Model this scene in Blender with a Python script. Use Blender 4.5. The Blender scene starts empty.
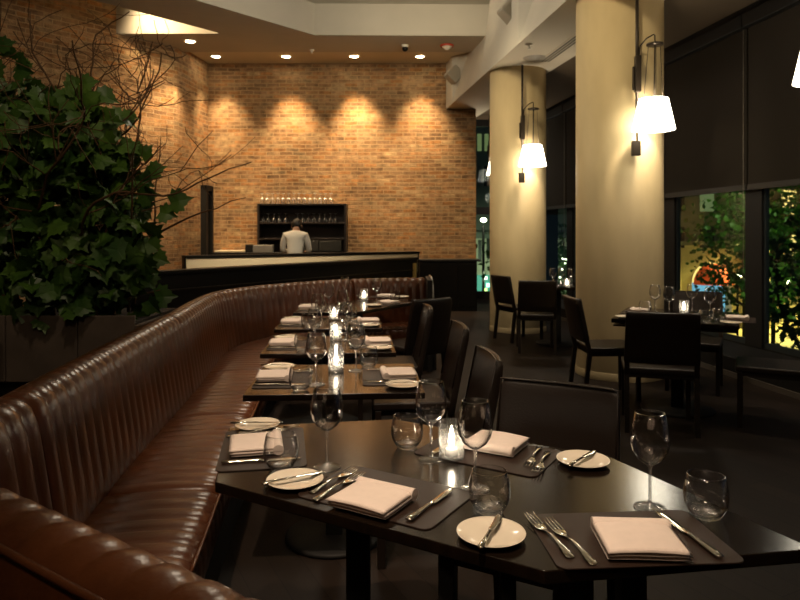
import bpy, bmesh, math, random
from mathutils import Vector, Matrix
random.seed(7)
PI = math.pi
SC = bpy.context.scene
COL = SC.collection
F = 660.0; HZ = 234.0; EYE = 1.40

def at(px, py, z=0.75):
    """point of the horizontal plane z seen at a pixel of the photograph"""
    d = F * (EYE - z) / (py - HZ)
    return Vector(((px - 400) * d / F, d, z))
def atd(px, py, d):
    return Vector(((px - 400) * d / F, d, EYE - (py - HZ) * d / F))

# ------------------------------------------------------------------ materials
def newmat(name):
    m = bpy.data.materials.new(name); m.use_nodes = True
    nt = m.node_tree
    for n in list(nt.nodes): nt.nodes.remove(n)
    out = nt.nodes.new('ShaderNodeOutputMaterial')
    return m, nt, out
def pbr(name, col, rough=.5, metal=0, spec=.5, noise=0, nscale=20, bump=0, bscale=60, coat=0, col2=None, emit=None, estr=0, stretch=None, sheen=0, sss=0):
    m, nt, out = newmat(name)
    b = nt.nodes.new('ShaderNodeBsdfPrincipled')
    nt.links.new(b.outputs[0], out.inputs[0])
    b.inputs['Base Color'].default_value = (*col, 1)
    b.inputs['Roughness'].default_value = rough
    b.inputs['Metallic'].default_value = metal
    b.inputs['Specular IOR Level'].default_value = spec
    b.inputs['Coat Weight'].default_value = coat
    b.inputs['Coat Roughness'].default_value = .15
    if sheen: b.inputs['Sheen Weight'].default_value = sheen
    if emit:
        b.inputs['Emission Color'].default_value = (*emit, 1); b.inputs['Emission Strength'].default_value = estr
    tc = nt.nodes.new('ShaderNodeTexCoord'); mp = nt.nodes.new('ShaderNodeMapping')
    nt.links.new(tc.outputs['Object'], mp.inputs[0])
    if stretch: mp.inputs['Scale'].default_value = stretch
    if noise:
        n = nt.nodes.new('ShaderNodeTexNoise'); n.inputs['Scale'].default_value = nscale; n.inputs['Detail'].default_value = 5
        nt.links.new(mp.outputs[0], n.inputs['Vector'])
        r = nt.nodes.new('ShaderNodeMix'); r.data_type = 'RGBA'
        c2 = col2 or tuple(c * (1 - noise) for c in col)
        r.inputs[6].default_value = (*col, 1); r.inputs[7].default_value = (*c2, 1)
        ra = nt.nodes.new('ShaderNodeMapRange'); ra.inputs[1].default_value = .35; ra.inputs[2].default_value = .65
        nt.links.new(n.outputs[0], ra.inputs[0]); nt.links.new(ra.outputs[0], r.inputs[0])
        nt.links.new(r.outputs[2], b.inputs['Base Color'])
    if bump:
        n2 = nt.nodes.new('ShaderNodeTexNoise'); n2.inputs['Scale'].default_value = bscale; n2.inputs['Detail'].default_value = 4
        nt.links.new(mp.outputs[0], n2.inputs['Vector'])
        bp = nt.nodes.new('ShaderNodeBump'); bp.inputs['Strength'].default_value = bump; bp.inputs['Distance'].default_value = .01
        nt.links.new(n2.outputs[0], bp.inputs['Height']); nt.links.new(bp.outputs[0], b.inputs['Normal'])
    return m
def emis(name, col, s):
    m, nt, out = newmat(name)
    e = nt.nodes.new('ShaderNodeEmission'); e.inputs[0].default_value = (*col, 1); e.inputs[1].default_value = s
    nt.links.new(e.outputs[0], out.inputs[0]); return m
def thin_glass(name, tint=(1, 1, 1), ior=1.5, rough=.02, gain=1.0):
    m, nt, out = newmat(name)
    t = nt.nodes.new('ShaderNodeBsdfTransparent'); t.inputs[0].default_value = (*tint, 1)
    g = nt.nodes.new('ShaderNodeBsdfGlossy'); g.inputs['Roughness'].default_value = rough
    f = nt.nodes.new('ShaderNodeLayerWeight'); f.inputs['Blend'].default_value = .5
    pw = nt.nodes.new('ShaderNodeMath'); pw.operation = 'POWER'; pw.inputs[1].default_value = 2.4
    nt.links.new(f.outputs['Facing'], pw.inputs[0])
    mm = nt.nodes.new('ShaderNodeMath'); mm.operation = 'MULTIPLY_ADD'; mm.inputs[1].default_value = .75*gain; mm.inputs[2].default_value = .022*gain; mm.use_clamp = True
    mx = nt.nodes.new('ShaderNodeMixShader')
    nt.links.new(pw.outputs[0], mm.inputs[0]); nt.links.new(mm.outputs[0], mx.inputs[0])
    nt.links.new(t.outputs[0], mx.inputs[1]); nt.links.new(g.outputs[0], mx.inputs[2]); nt.links.new(mx.outputs[0], out.inputs[0])
    return m
def solid_glass(name):
    m, nt, out = newmat(name)
    g = nt.nodes.new('ShaderNodeBsdfGlass'); g.inputs['IOR'].default_value = 1.5; g.inputs['Roughness'].default_value = .0
    nt.links.new(g.outputs[0], out.inputs[0]); return m
def brick_mat():
    m, nt, out = newmat('reclaimed_brick')
    b = nt.nodes.new('ShaderNodeBsdfPrincipled'); nt.links.new(b.outputs[0], out.inputs[0])
    b.inputs['Roughness'].default_value = .9; b.inputs['Specular IOR Level'].default_value = .2
    uv = nt.nodes.new('ShaderNodeUVMap')
    wob = nt.nodes.new('ShaderNodeTexNoise'); wob.inputs['Scale'].default_value = 3.5; wob.inputs['Detail'].default_value = 3
    nt.links.new(uv.outputs[0], wob.inputs['Vector'])
    sub = nt.nodes.new('ShaderNodeVectorMath'); sub.operation = 'SUBTRACT'; sub.inputs[1].default_value = (.5, .5, .5)
    nt.links.new(wob.outputs['Color'], sub.inputs[0])
    scl = nt.nodes.new('ShaderNodeVectorMath'); scl.operation = 'SCALE'; scl.inputs['Scale'].default_value = .035
    nt.links.new(sub.outputs[0], scl.inputs[0])
    add = nt.nodes.new('ShaderNodeVectorMath'); add.operation = 'ADD'
    nt.links.new(uv.outputs[0], add.inputs[0]); nt.links.new(scl.outputs[0], add.inputs[1])
    br = nt.nodes.new('ShaderNodeTexBrick')
    br.inputs['Scale'].default_value = 1; br.inputs['Brick Width'].default_value = .245; br.inputs['Row Height'].default_value = .072
    br.inputs['Mortar Size'].default_value = .009; br.inputs['Mortar Smooth'].default_value = .25; br.inputs['Bias'].default_value = 0
    br.inputs['Color1'].default_value = (0, 0, 0, 1); br.inputs['Color2'].default_value = (1, 1, 1, 1); br.inputs['Mortar'].default_value = (.5, .5, .5, 1)
    nt.links.new(add.outputs[0], br.inputs['Vector'])
    cr = nt.nodes.new('ShaderNodeValToRGB'); el = cr.color_ramp.elements
    el[0].position = 0; el[0].color = (.25, .145, .075, 1); el[1].position = 1; el[1].color = (.42, .28, .14, 1)
    for p, c in ((.16, (.27, .155, .075)), (.32, (.32, .18, .085)), (.5, (.38, .18, .065)), (.66, (.36, .21, .10)), (.84, (.31, .20, .105))):
        e = el.new(p); e.color = (*c, 1)
    nt.links.new(br.outputs['Color'], cr.inputs[0])
    n1 = nt.nodes.new('ShaderNodeTexNoise'); n1.inputs['Scale'].default_value = 9; n1.inputs['Detail'].default_value = 6
    nt.links.new(uv.outputs[0], n1.inputs['Vector'])
    mr = nt.nodes.new('ShaderNodeMapRange'); mr.inputs[1].default_value = .3; mr.inputs[2].default_value = .7; mr.inputs[3].default_value = .55; mr.inputs[4].default_value = 1.45
    nt.links.new(n1.outputs[0], mr.inputs[0])
    mul = nt.nodes.new('ShaderNodeMix'); mul.data_type = 'RGBA'; mul.blend_type = 'MULTIPLY'; mul.inputs[0].default_value = 1
    nt.links.new(cr.outputs[0], mul.inputs[6]); nt.links.new(mr.outputs[0], mul.inputs[7])
    n3 = nt.nodes.new('ShaderNodeTexNoise'); n3.inputs['Scale'].default_value = 1.6; n3.inputs['Detail'].default_value = 7; n3.inputs['Roughness'].default_value = .65
    mp3 = nt.nodes.new('ShaderNodeMapping'); mp3.inputs['Scale'].default_value = (.6, 1.6, 1); nt.links.new(uv.outputs[0], mp3.inputs[0]); nt.links.new(mp3.outputs[0], n3.inputs['Vector'])
    m3 = nt.nodes.new('ShaderNodeMapRange'); m3.inputs[1].default_value = .32; m3.inputs[2].default_value = .68; m3.inputs[3].default_value = .55; m3.inputs[4].default_value = 1.3
    nt.links.new(n3.outputs[0], m3.inputs[0])
    mul2 = nt.nodes.new('ShaderNodeMix'); mul2.data_type = 'RGBA'; mul2.blend_type = 'MULTIPLY'; mul2.inputs[0].default_value = 1
    nt.links.new(mul.outputs[2], mul2.inputs[6]); nt.links.new(m3.outputs[0], mul2.inputs[7]); mul = mul2
    mo = nt.nodes.new('ShaderNodeMix'); mo.data_type = 'RGBA'; mo.inputs[7].default_value = (.38, .25, .13, 1)
    nt.links.new(br.outputs['Fac'], mo.inputs[0]); nt.links.new(mul.outputs[2], mo.inputs[6])
    nt.links.new(mo.outputs[2], b.inputs['Base Color'])
    n2 = nt.nodes.new('ShaderNodeTexNoise'); n2.inputs['Scale'].default_value = 40; n2.inputs['Detail'].default_value = 5
    nt.links.new(uv.outputs[0], n2.inputs['Vector'])
    # height: every brick stands out a little differently, mortar sits back
    h1 = nt.nodes.new('ShaderNodeMath'); h1.operation = 'MULTIPLY_ADD'; h1.inputs[1].default_value = .5
    nt.links.new(br.outputs['Color'], h1.inputs[0]); nt.links.new(n2.outputs[0], h1.inputs[2])
    inv = nt.nodes.new('ShaderNodeMath'); inv.operation = 'MULTIPLY_ADD'; inv.inputs[1].default_value = -1.1
    nt.links.new(br.outputs['Fac'], inv.inputs[0]); nt.links.new(h1.outputs[0], inv.inputs[2])
    bp = nt.nodes.new('ShaderNodeBump'); bp.inputs['Strength'].default_value = .9; bp.inputs['Distance'].default_value = .02
    nt.links.new(inv.outputs[0], bp.inputs['Height']); nt.links.new(bp.outputs[0], b.inputs['Normal'])
    return m
def floor_mat():
    m, nt, out = newmat('dark_floorboards')
    b = nt.nodes.new('ShaderNodeBsdfPrincipled'); nt.links.new(b.outputs[0], out.inputs[0])
    b.inputs['Roughness'].default_value = .55; b.inputs['Specular IOR Level'].default_value = .15
    tc = nt.nodes.new('ShaderNodeTexCoord'); mp = nt.nodes.new('ShaderNodeMapping'); mp.inputs['Rotation'].default_value = (0, 0, 1.1)
    nt.links.new(tc.outputs['Object'], mp.inputs[0])
    br = nt.nodes.new('ShaderNodeTexBrick'); br.inputs['Scale'].default_value = 1; br.inputs['Brick Width'].default_value = 1.6; br.inputs['Row Height'].default_value = .13
    br.inputs['Mortar Size'].default_value = .002
    br.inputs['Color1'].default_value = (.012, .008, .006, 1); br.inputs['Color2'].default_value = (.022, .014, .010, 1); br.inputs['Mortar'].default_value = (.004, .003, .002, 1)
    nt.links.new(mp.outputs[0], br.inputs['Vector']); nt.links.new(br.outputs['Color'], b.inputs['Base Color'])
    return m
def sparkle_glass():
    m, nt, out = newmat('solid_clear_glass')
    g = nt.nodes.new('ShaderNodeBsdfGlass'); g.inputs['IOR'].default_value = 1.35; g.inputs['Roughness'].default_value = .05
    t = nt.nodes.new('ShaderNodeBsdfTransparent'); gl = nt.nodes.new('ShaderNodeBsdfGlossy'); gl.inputs['Roughness'].default_value = .22
    a = nt.nodes.new('ShaderNodeMixShader'); a.inputs[0].default_value = .6; nt.links.new(g.outputs[0], a.inputs[1]); nt.links.new(t.outputs[0], a.inputs[2])
    b = nt.nodes.new('ShaderNodeMixShader'); b.inputs[0].default_value = .16; nt.links.new(a.outputs[0], b.inputs[1]); nt.links.new(gl.outputs[0], b.inputs[2])
    nt.links.new(b.outputs[0], out.inputs[0]); return m
M = dict(
    brick=brick_mat(), floor=floor_mat(),
    ceil=pbr('cream_ceiling_paint', (.47, .44, .37), .8, spec=.2, noise=.06, nscale=2),
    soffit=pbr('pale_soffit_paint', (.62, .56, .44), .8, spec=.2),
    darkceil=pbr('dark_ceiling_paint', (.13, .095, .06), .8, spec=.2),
    column=pbr('trowelled_plaster', (.52, .41, .23), .6, spec=.25, noise=.16, nscale=3, bump=.15, bscale=14, stretch=(1, 1, .35)),
    black=pbr('black_lacquer', (.006, .005, .004), .4, spec=.2),
    matblack=pbr('matt_black', (.010, .009, .008), .6, spec=.3),
    blind=pbr('dark_blind_cloth', (.030, .024, .018), .9, spec=.1),
    tablewood=pbr('ebonised_wood', (.011, .0065, .004), .17, spec=.42, noise=.35, nscale=5, stretch=(1, 14, 1), bump=.02, bscale=30),
    chair=pbr('espresso_leather', (.018, .012, .009), .38, spec=.4, bump=.12, bscale=160),
    chairwood=pbr('espresso_wood', (.014, .009, .006), .4, spec=.4),
    leather=pbr('brown_leather', (.120, .038, .013), .28, spec=.5, noise=.35, nscale=6, bump=.10, bscale=90),
    linen=pbr('white_linen', (.90, .77, .69), .85, spec=.15, bump=.06, bscale=500, noise=.04, nscale=40),
    china=pbr('cream_china', (.84, .76, .62), .12, spec=.5),
    steel=pbr('polished_steel', (.72, .68, .60), .13, metal=1),
    brushed=pbr('brushed_steel', (.45, .44, .42), .35, metal=1),
    mat_leather=pbr('brown_placemat_leather', (.028, .015, .010), .5, spec=.35, bump=.05, bscale=300),
    glass=thin_glass('thin_clear_glass', ior=1.5, gain=1.8, rough=.03),
    frosty=None, crystal=thin_glass('sparkling_crystal', gain=6.0, rough=.30),
    sglass=sparkle_glass(),
    window=thin_glass('window_glass', tint=(.86, .97, .94), ior=1.45, gain=.35),
    wax=pbr('candle_wax', (.5, .45, .38), .6, emit=(1, .75, .45), estr=.02),
    flame=emis('candle_flame', (1, .84, .60), 20),
    shade=emis('glowing_lamp_shade', (1, .90, .70), 6.5),
    bulb=emis('downlight_lens', (1, .80, .50), 30),
    bronze=pbr('dark_bronze', (.030, .022, .014), .4, metal=.6),
    brass=pbr('brass', (.75, .52, .16), .35, metal=.6, spec=.5),
    cream=pbr('cream_panel', (.70, .60, .42), .45, spec=.3),
    bottle=pbr('grey_plastic', (.36, .33, .27), .5),
    red=pbr('red_plastic', (.42, .06, .03), .4),
    white=pbr('white_plastic', (.75, .7, .6), .4),
    planter=pbr('weathered_planter', (.115, .088, .066), .75, noise=.25, nscale=4, bump=.2, bscale=20),
    leaf=pbr('maple_leaf', (.060, .125, .014), .45, spec=.35, noise=.5, nscale=3, col2=(.022, .062, .010)),
    twig=pbr('willow_twig', (.085, .048, .022), .8, spec=.15),
    soil=pbr('soil', (.02, .014, .01), .95),
    shirt=pbr('white_shirt', (.80, .77, .70), .8, spec=.15, bump=.35, bscale=16),
    skin=pbr('skin', (.42, .23, .15), .5), hair=pbr('dark_hair', (.012, .009, .007), .5),
    trousers=pbr('black_trousers', (.012, .012, .013), .8),
    screen=pbr('grey_panel', (.23, .22, .20), .4),
    rubber=pbr('grey_speaker_grille', (.30, .27, .21), .6),
    darkshelf=pbr('dark_shelf_wood', (.020, .012, .008), .5),
)

def candle_glass():
    m, nt, out = newmat('etched_candle_glass')
    t = nt.nodes.new('ShaderNodeBsdfTransparent'); g = nt.nodes.new('ShaderNodeBsdfGlossy'); g.inputs['Roughness'].default_value = .05
    f = nt.nodes.new('ShaderNodeLayerWeight'); pw = nt.nodes.new('ShaderNodeMath'); pw.operation = 'POWER'; pw.inputs[1].default_value = 2.5
    nt.links.new(f.outputs['Facing'], pw.inputs[0]); mx = nt.nodes.new('ShaderNodeMixShader'); nt.links.new(pw.outputs[0], mx.inputs[0])
    nt.links.new(t.outputs[0], mx.inputs[1]); nt.links.new(g.outputs[0], mx.inputs[2])
    tr = nt.nodes.new('ShaderNodeBsdfTranslucent'); tr.inputs[0].default_value = (.9,.9,.9,1)
    m2 = nt.nodes.new('ShaderNodeMixShader'); m2.inputs[0].default_value = .10
    nt.links.new(mx.outputs[0], m2.inputs[1]); nt.links.new(tr.outputs[0], m2.inputs[2]); nt.links.new(m2.outputs[0], out.inputs[0]); return m
M['frosty'] = candle_glass()
# ------------------------------------------------------------------ mesh builder
class MB:
    def __init__(s): s.v = []; s.f = []; s.sm = []; s.mi = []; s.uv = {}
    def add(s, vs, fs, sm=False, mi=0):
        o = len(s.v); s.v += [Vector(v) for v in vs]
        for f in fs: s.f.append([i + o for i in f]); s.sm.append(sm); s.mi.append(mi)
    def box(s, x0, x1, y0, y1, z0, z1, mi=0):
        s.add([(x0,y0,z0),(x1,y0,z0),(x1,y1,z0),(x0,y1,z0),(x0,y0,z1),(x1,y0,z1),(x1,y1,z1),(x0,y1,z1)],
              [(0,3,2,1),(4,5,6,7),(0,1,5,4),(1,2,6,5),(2,3,7,6),(3,0,4,7)], False, mi)
    def cbox(s, c, sz, mi=0, rot=None):
        x, y, z = [a / 2 for a in sz]
        vs = [Vector(p) for p in ((-x,-y,-z),(x,-y,-z),(x,y,-z),(-x,y,-z),(-x,-y,z),(x,-y,z),(x,y,z),(-x,y,z))]
        if rot is not None: vs = [rot @ v for v in vs]
        s.add([v + Vector(c) for v in vs], [(0,3,2,1),(4,5,6,7),(0,1,5,4),(1,2,6,5),(2,3,7,6),(3,0,4,7)], False, mi)
    def prism(s, poly, z0, z1, mi=0):
        a = sum(poly[i][0]*poly[(i+1)%len(poly)][1]-poly[(i+1)%len(poly)][0]*poly[i][1] for i in range(len(poly)))
        if a < 0: poly = poly[::-1]
        n = len(poly)
        s.add([(p[0],p[1],z0) for p in poly] + [(p[0],p[1],z1) for p in poly],
              [tuple(range(n-1,-1,-1)), tuple(range(n,2*n))] + [(i,(i+1)%n,n+(i+1)%n,n+i) for i in range(n)], False, mi)
    def rings(s, rings, sm=True, cap=True, mi=0, closed=True):
        n = len(rings[0]); vs = [p for r in rings for p in r]; fs = []
        for i in range(len(rings)-1):
            for j in range(n if closed else n-1):
                k = (j+1) % n
                fs.append((i*n+j, i*n+k, (i+1)*n+k, (i+1)*n+j))
        s.add(vs, fs, sm, mi)
        if cap and closed:
            s.add(rings[0], [tuple(range(n-1,-1,-1))], False, mi); s.add(rings[-1], [tuple(range(n))], False, mi)
    def tube(s, pts, r, n=8, mi=0, cap=True):
        pts = [Vector(p) for p in pts]; R = []
        if not isinstance(r, (list, tuple)): r = [r]*len(pts)
        t = (pts[1]-pts[0]).normalized(); u = t.orthogonal().normalized()
        for i, p in enumerate(pts):
            if i: 
                t = ((pts[i+1]-p) if i+1 < len(pts) else (p-pts[i-1]))
                t = (t.normalized() + (p-pts[i-1]).normalized()).normalized()
            u = (u - t*u.dot(t)).normalized(); w = t.cross(u)
            R.append([p + (u*math.cos(2*PI*k/n)+w*math.sin(2*PI*k/n))*r[i] for k in range(n)])
        s.rings(R, True, cap, mi)
    def lathe(s, prof, n=24, c=(0,0,0), mi=0, sm=True):
        c = Vector(c); R = []
        for r, z in prof:
            r = max(r, 1e-5)
            R.append([c + Vector((r*math.cos(2*PI*k/n), r*math.sin(2*PI*k/n), z)) for k in range(n)])
        s.rings(R, sm, False, mi)
    def xform(s, m, start=0):
        for i in range(start, len(s.v)): s.v[i] = m @ s.v[i]
    def build(s, name, mats, parent=None, bevel=0, seg=2, loc=None, rotz=0, merge=False):
        me = bpy.data.meshes.new(name); me.from_pydata([tuple(v) for v in s.v], [], s.f); me.update()
        for p, sm, mi in zip(me.polygons, s.sm, s.mi): p.use_smooth = sm; p.material_index = mi
        if not isinstance(mats, (list, tuple)): mats = [mats]
        for m in mats: me.materials.append(m)
        bm = bmesh.new(); bm.from_mesh(me)
        bmesh.ops.remove_doubles(bm, verts=bm.verts, dist=1e-5)
        bmesh.ops.recalc_face_normals(bm, faces=bm.faces)
        bm.to_mesh(me); bm.free()
        o = bpy.data.objects.new(name, me); COL.objects.link(o)
        if parent is not None: o.parent = parent
        if loc is not None: o.location = loc
        o.rotation_euler[2] = rotz
        if bevel:
            b = o.modifiers.new('bevel', 'BEVEL'); b.width = bevel; b.segments = seg; b.limit_method = 'ANGLE'; b.angle_limit = .6
            for p in me.polygons: p.use_smooth = True
            w = o.modifiers.new('wn', 'WEIGHTED_NORMAL')
        return o
def tag(o, label, cat, group=None, kind=None):
    o['label'] = label; o['category'] = cat
    if group: o['group'] = group
    if kind: o['kind'] = kind
    return o
def struct(o): o['kind'] = 'structure'; return o
def thing(name, label, cat, loc=(0,0,0), rotz=0, group=None):
    o = bpy.data.objects.new(name, None); COL.objects.link(o)
    o.empty_display_size = .1
    o.location = loc; o.rotation_euler = (0,0,rotz)
    return tag(o, label, cat, group)
def dup(root, loc, rotz, label, group=None):
    r = root.copy(); COL.objects.link(r); r.location = loc; r.rotation_euler = (0,0,rotz); r['label'] = label
    if group: r['group'] = group
    for ch in list(root.children):
        c = ch.copy(); COL.objects.link(c); c.parent = r
        for g in list(ch.children):
            d = g.copy(); COL.objects.link(d); d.parent = c
    return r
PROTO = {}
def place(kind, maker, loc, rotz, label, group=None):
    """first use builds the thing, later uses copy it with its parts"""
    if kind not in PROTO:
        o = maker(); PROTO[kind] = o
        o.location = loc; o.rotation_euler = (0,0,rotz); o['label'] = label
        if group: o['group'] = group
        return o
    return dup(PROTO[kind], loc, rotz, label, group)

# ------------------------------------------------------------------ camera
cam = bpy.data.cameras.new('camera'); co = bpy.data.objects.new('camera', cam); COL.objects.link(co)
co.location = (0, 0, EYE); co.rotation_euler = (PI/2, 0, 0)
cam.sensor_width = 36; cam.lens = 36*F/800; cam.shift_y = -(300-HZ)/800; cam.clip_end = 300; cam.clip_start = .05
cam.dof.use_dof = True; cam.dof.focus_distance = 1.9; cam.dof.aperture_fstop = 8.0
SC.camera = co

# ------------------------------------------------------------------ room shell
b = MB(); b.prism([(-9,-1.5),(4.82+.22+.2,-1.5),(4.82-.145*14.35+.2,14.35),(-9,14.35)], -.2, 0); struct(b.build('floor', M['floor']))
def wallquad(name, segs, z0, z1, mat, th=.25, uvo=0):
    """upright wall over a plan polyline, with metre UVs so the courses run on round corners"""
    b = MB(); s = uvo; uvs = []
    for (p, q) in zip(segs[:-1], segs[1:]):
        L = math.hypot(q[0]-p[0], q[1]-p[1])
        b.add([(p[0],p[1],z0),(q[0],q[1],z0),(q[0],q[1],z1),(p[0],p[1],z1)], [(0,1,2,3)])
        uvs.append(((s,z0),(s+L,z0),(s+L,z1),(s,z1))); s += L
    me = bpy.data.meshes.new(name); me.from_pydata([tuple(v) for v in b.v], [], b.f); me.materials.append(mat)
    uv = me.uv_layers.new(name='UVMap')
    for p, u in zip(me.polygons, uvs):
        for li, c in zip(p.loop_indices, u): uv.data[li].uv = c
    o = bpy.data.objects.new(name, me); COL.objects.link(o)
    m = o.modifiers.new('solid', 'SOLIDIFY'); m.thickness = abs(th); m.offset = -1
    return struct(o)
wallquad('wall_left', [(-7.6,6.56),(-4.46,10.37),(-3.78,11.2),(-3.62,12.46)], 0, 5.3, M['brick'], th=-.2, uvo=3)
wallquad('wall_back', [(-3.62,12.46),(1.435,12.46)], 0, 4.7, M['brick'], th=-.2)
# ceiling: high tray, dropped band, strip along the brick wall
b = MB(); b.box(-9, 8, -1.5, 14.4, 5.05, 5.3); struct(b.build('ceiling', M['ceil']))
ceil_o = bpy.data.objects['ceiling']
b = MB(); b.prism([(1.75,10.5),(-1.35,10.45),(-6.0,5.27),(-7.2,5.43),(-2.88,10.29),(-2.84,10.37),(-4.75,10.37),(-4.75,11.43),(1.75,11.43)], 4.55, 5.06)
b.build('ceiling_band', M['ceil'], ceil_o)
b = MB(); b.prism([(-4.75,11.43),(1.45,11.43),(1.45,12.7),(-4.75,12.7)], 4.62, 5.06)
b.build('ceiling_strip', M['soffit'], ceil_o)  # brightness of bounced downlight put into the strip's paler colour
# lower soffit over the columns
def inner(Y): return 1.685 - .1405*(Y-6.66)
def outer(Y): return 2.26 - .17*(Y-9.1)
b = MB(); b.prism([(inner(-1.5),-1.5),(outer(-1.5),-1.5),(outer(14.3),14.3),(inner(14.3),14.3)], 3.76, 3.765)
b.build('ceiling_soffit', M['soffit'], ceil_o)
b = MB(); ys = [14.3, 12.47, 11.95, 11.6, 10.0, 9.4, 8.2, 7.85, -1.5]; of = [0, 0, .0, .36, .36, .02, .02, .36, .36]
for i in range(len(ys)-1):
    (y0, o0), (y1, o1) = (ys[i], of[i]), (ys[i+1], of[i+1])
    b.add([(inner(y0)-.001,y0,3.76),(inner(y1)-.001,y1,3.76),(inner(y1)+o1,y1,5.06),(inner(y0)+o0,y0,5.06)], [(0,1,2,3)])
b.build('ceiling_fascia', M['ceil'], ceil_o)
def wx(Y): return 4.82 - .145*Y
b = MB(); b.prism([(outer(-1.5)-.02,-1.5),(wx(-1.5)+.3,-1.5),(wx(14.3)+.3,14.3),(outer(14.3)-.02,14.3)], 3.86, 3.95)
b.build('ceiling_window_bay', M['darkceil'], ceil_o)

# window wall (runs along the right), bays 1.63 m apart
WN = Vector((-1,-.145,0)).normalized()
def wp(Y, off=0): return (wx(Y)+WN.x*off, Y+WN.y*off)
def wprism(b, Y0, Y1, o0, o1, z0, z1, mi=0): b.prism([wp(Y0,o0), wp(Y1,o0), wp(Y1,o1), wp(Y0,o1)], z0, z1, mi)
posts = [5.3, 6.93, 8.56, 10.19, 11.82, 13.45]    # near side of each glass bay's far... post spans Y..Y+.29
b = MB()
wprism(b, -1.5, 14.4, -.2, 0, -.2, .2)
wprism(b, -1.5, 14.4, -.2, .04, 3.70, 3.9)
for y in [3.67, 2.04, .41, -1.2] + posts: wprism(b, y, y+.26, -.045, .02, .2, 3.76)
struct(b.build('wall_right', M['matblack']))
b = MB(); wprism(b, 1.0, 12.9, .02, .62, 0, .19); struct(b.build('trim_1', M['matblack'], bevel=.006))
b = MB(); wprism(b, 1.0, 12.9, .61, .635, 0, .05); struct(b.build('baseboard_right', pbr('grey_trim', (.12,.10,.08), .35)))
for i, y in enumerate([3.93, 5.56, 7.19, 8.82, 10.45, 12.08]):
    b = MB(); y1 = y+1.37 if i < 5 else 13.45
    for (a, c, z0, z1) in ((y, y1, .2, .26), (y, y1, 3.64, 3.70), (y, y+.03, .2, 3.70), (y1-.03, y1, .2, 3.70)): wprism(b, a, c, -.045, -.005, z0, z1)
    wf = struct(b.build('window_%d' % (i+1), pbr('window_frame_metal', (.05,.06,.06), .3, metal=.5)))
    b = MB(); wprism(b, y+.02, y1-.02, -.03, -.022, .24, 3.66); b.build('pane', M['window'], wf)
# back window between brick wall and left column
b = MB()
b.box(1.435, 3.4, 14.2, 14.35, -.2, .16); b.box(1.435, 3.4, 14.2, 14.35, 3.72, 5.0); b.box(1.435, 1.62, 14.2, 14.35, .1, 3.8); b.box(1.0,1.435,12.66,14.4,0,4.7)
b.box(2.9, 3.4, 14.2, 14.35, .1, 3.8); b.box(1.6,2.9,14.2,14.3,1.82,1.98)
struct(b.build('wall_window_end', M['matblack']))
b = MB(); b.box(1.6, 2.9, 14.24, 14.26, .16, 3.74); struct(b.build('window_7', M['window']))
# rear of the room, behind the camera
b = MB(); b.box(-9, 8, -1.7, -1.5, 0, 5.3); struct(b.build('wall_rear', pbr('rear_wall_paint', (.10,.075,.05), .8)))
b = MB(); b.box(-9.2, -9, -1.5, 8, 0, 5.3); b.box(-9,-7.4,6.3,6.6,0,5.3); struct(b.build('wall_far_left', pbr('side_wall_paint', (.10,.075,.05), .8)))

# roller blinds, one per bay
bg = 'dark roller blinds over the tall windows'
bl = ['dark brown roller blind lowered over the window beside the room edge, nearest the camera',
      'wide dark roller blind above the window showing the leafy tree',
      'wide dark roller blind above the window showing the lit arched doorway',
      'dark roller blind partly behind the thicker round column',
      'dark roller blind seen between the two round columns',
      'dark roller blind over the last bay, close to the slimmer looking column']
for i, y in enumerate([3.83, 5.46, 7.09, 8.72, 10.35, 11.98]):
    t = thing('roller_blind', bl[i], 'blind', (*wp(y+.8, .08), 1.85), 0, bg)
    y1 = y+1.605 if i < 5 else 14.1
    b = MB(); wprism(b, y, y1, .065, .075, 1.92, 3.62); o = b.build('blind_cloth', M['blind'], t); o.matrix_parent_inverse = Matrix.Translation(-t.location)
    b = MB(); wprism(b, y, y1, .055, .09, 1.87, 1.93); o = b.build('bottom_rail', pbr('blind_rail', (.02,.016,.012), .6), t); o.matrix_parent_inverse = Matrix.Translation(-t.location)
    b = MB(); wprism(b, y, y1, .04, .15, 3.60, 3.75); o = b.build('head_box', M['matblack'], t, bevel=.01); o.matrix_parent_inverse = Matrix.Translation(-t.location)
    o_ = wp(y+.02, .10); b = MB(); b.tube([(*o_, 3.6), (*o_, .9)], .0025, 6); o = b.build('pull_cord', M['rubber'], t); o.matrix_parent_inverse = Matrix.Translation(-t.location)

# door in the left brick wall next to the corner
dd = Vector((.16,1.26,0)).normalized(); dn = Vector((dd.y,-dd.x,0))
def dp(s, off): p = Vector((-3.78,11.2,0)) + dd*s + dn*off; return (p.x, p.y)
b = MB()
for s0, s1, z0, z1 in ((.93,1.02,0,2.28),(1.20,1.255,0,2.28),(.93,1.255,2.2,2.3)): b.prism([dp(s0,-.02),dp(s1,-.02),dp(s1,.11),dp(s0,.11)], z0, z1)
dframe = struct(b.build('door_1', M['matblack'], bevel=.005))
b = MB(); b.prism([dp(1.0,0),dp(1.22,0),dp(1.22,.02),dp(1.0,.02)], .01, 2.22); b.build('door_leaf', M['matblack'], dframe)

# ------------------------------------------------------------------ round columns
def column(x, y, r, top, label):
    t = thing('round_column', label, 'column', (x,y,0), 0, 'round plaster columns')
    b = MB(); b.lathe([(r,0),(r,top)], 96); b.lathe([(r,top),(1e-4,top)],96); b.build('column_shaft', M['column'], t)
    b = MB(); b.lathe([(r+.006,0),(r+.006,.07),(r,.075)], 96); b.build('column_foot', M['column'], t)
    return t
column(2.20, 6.63, .42, 3.80, 'thick round plaster column rising behind the square table, nearest of the columns')
column(1.72, 9.64, .405, 3.80, 'slimmer-looking round plaster column farther back, beside the end of the brick wall')

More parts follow.
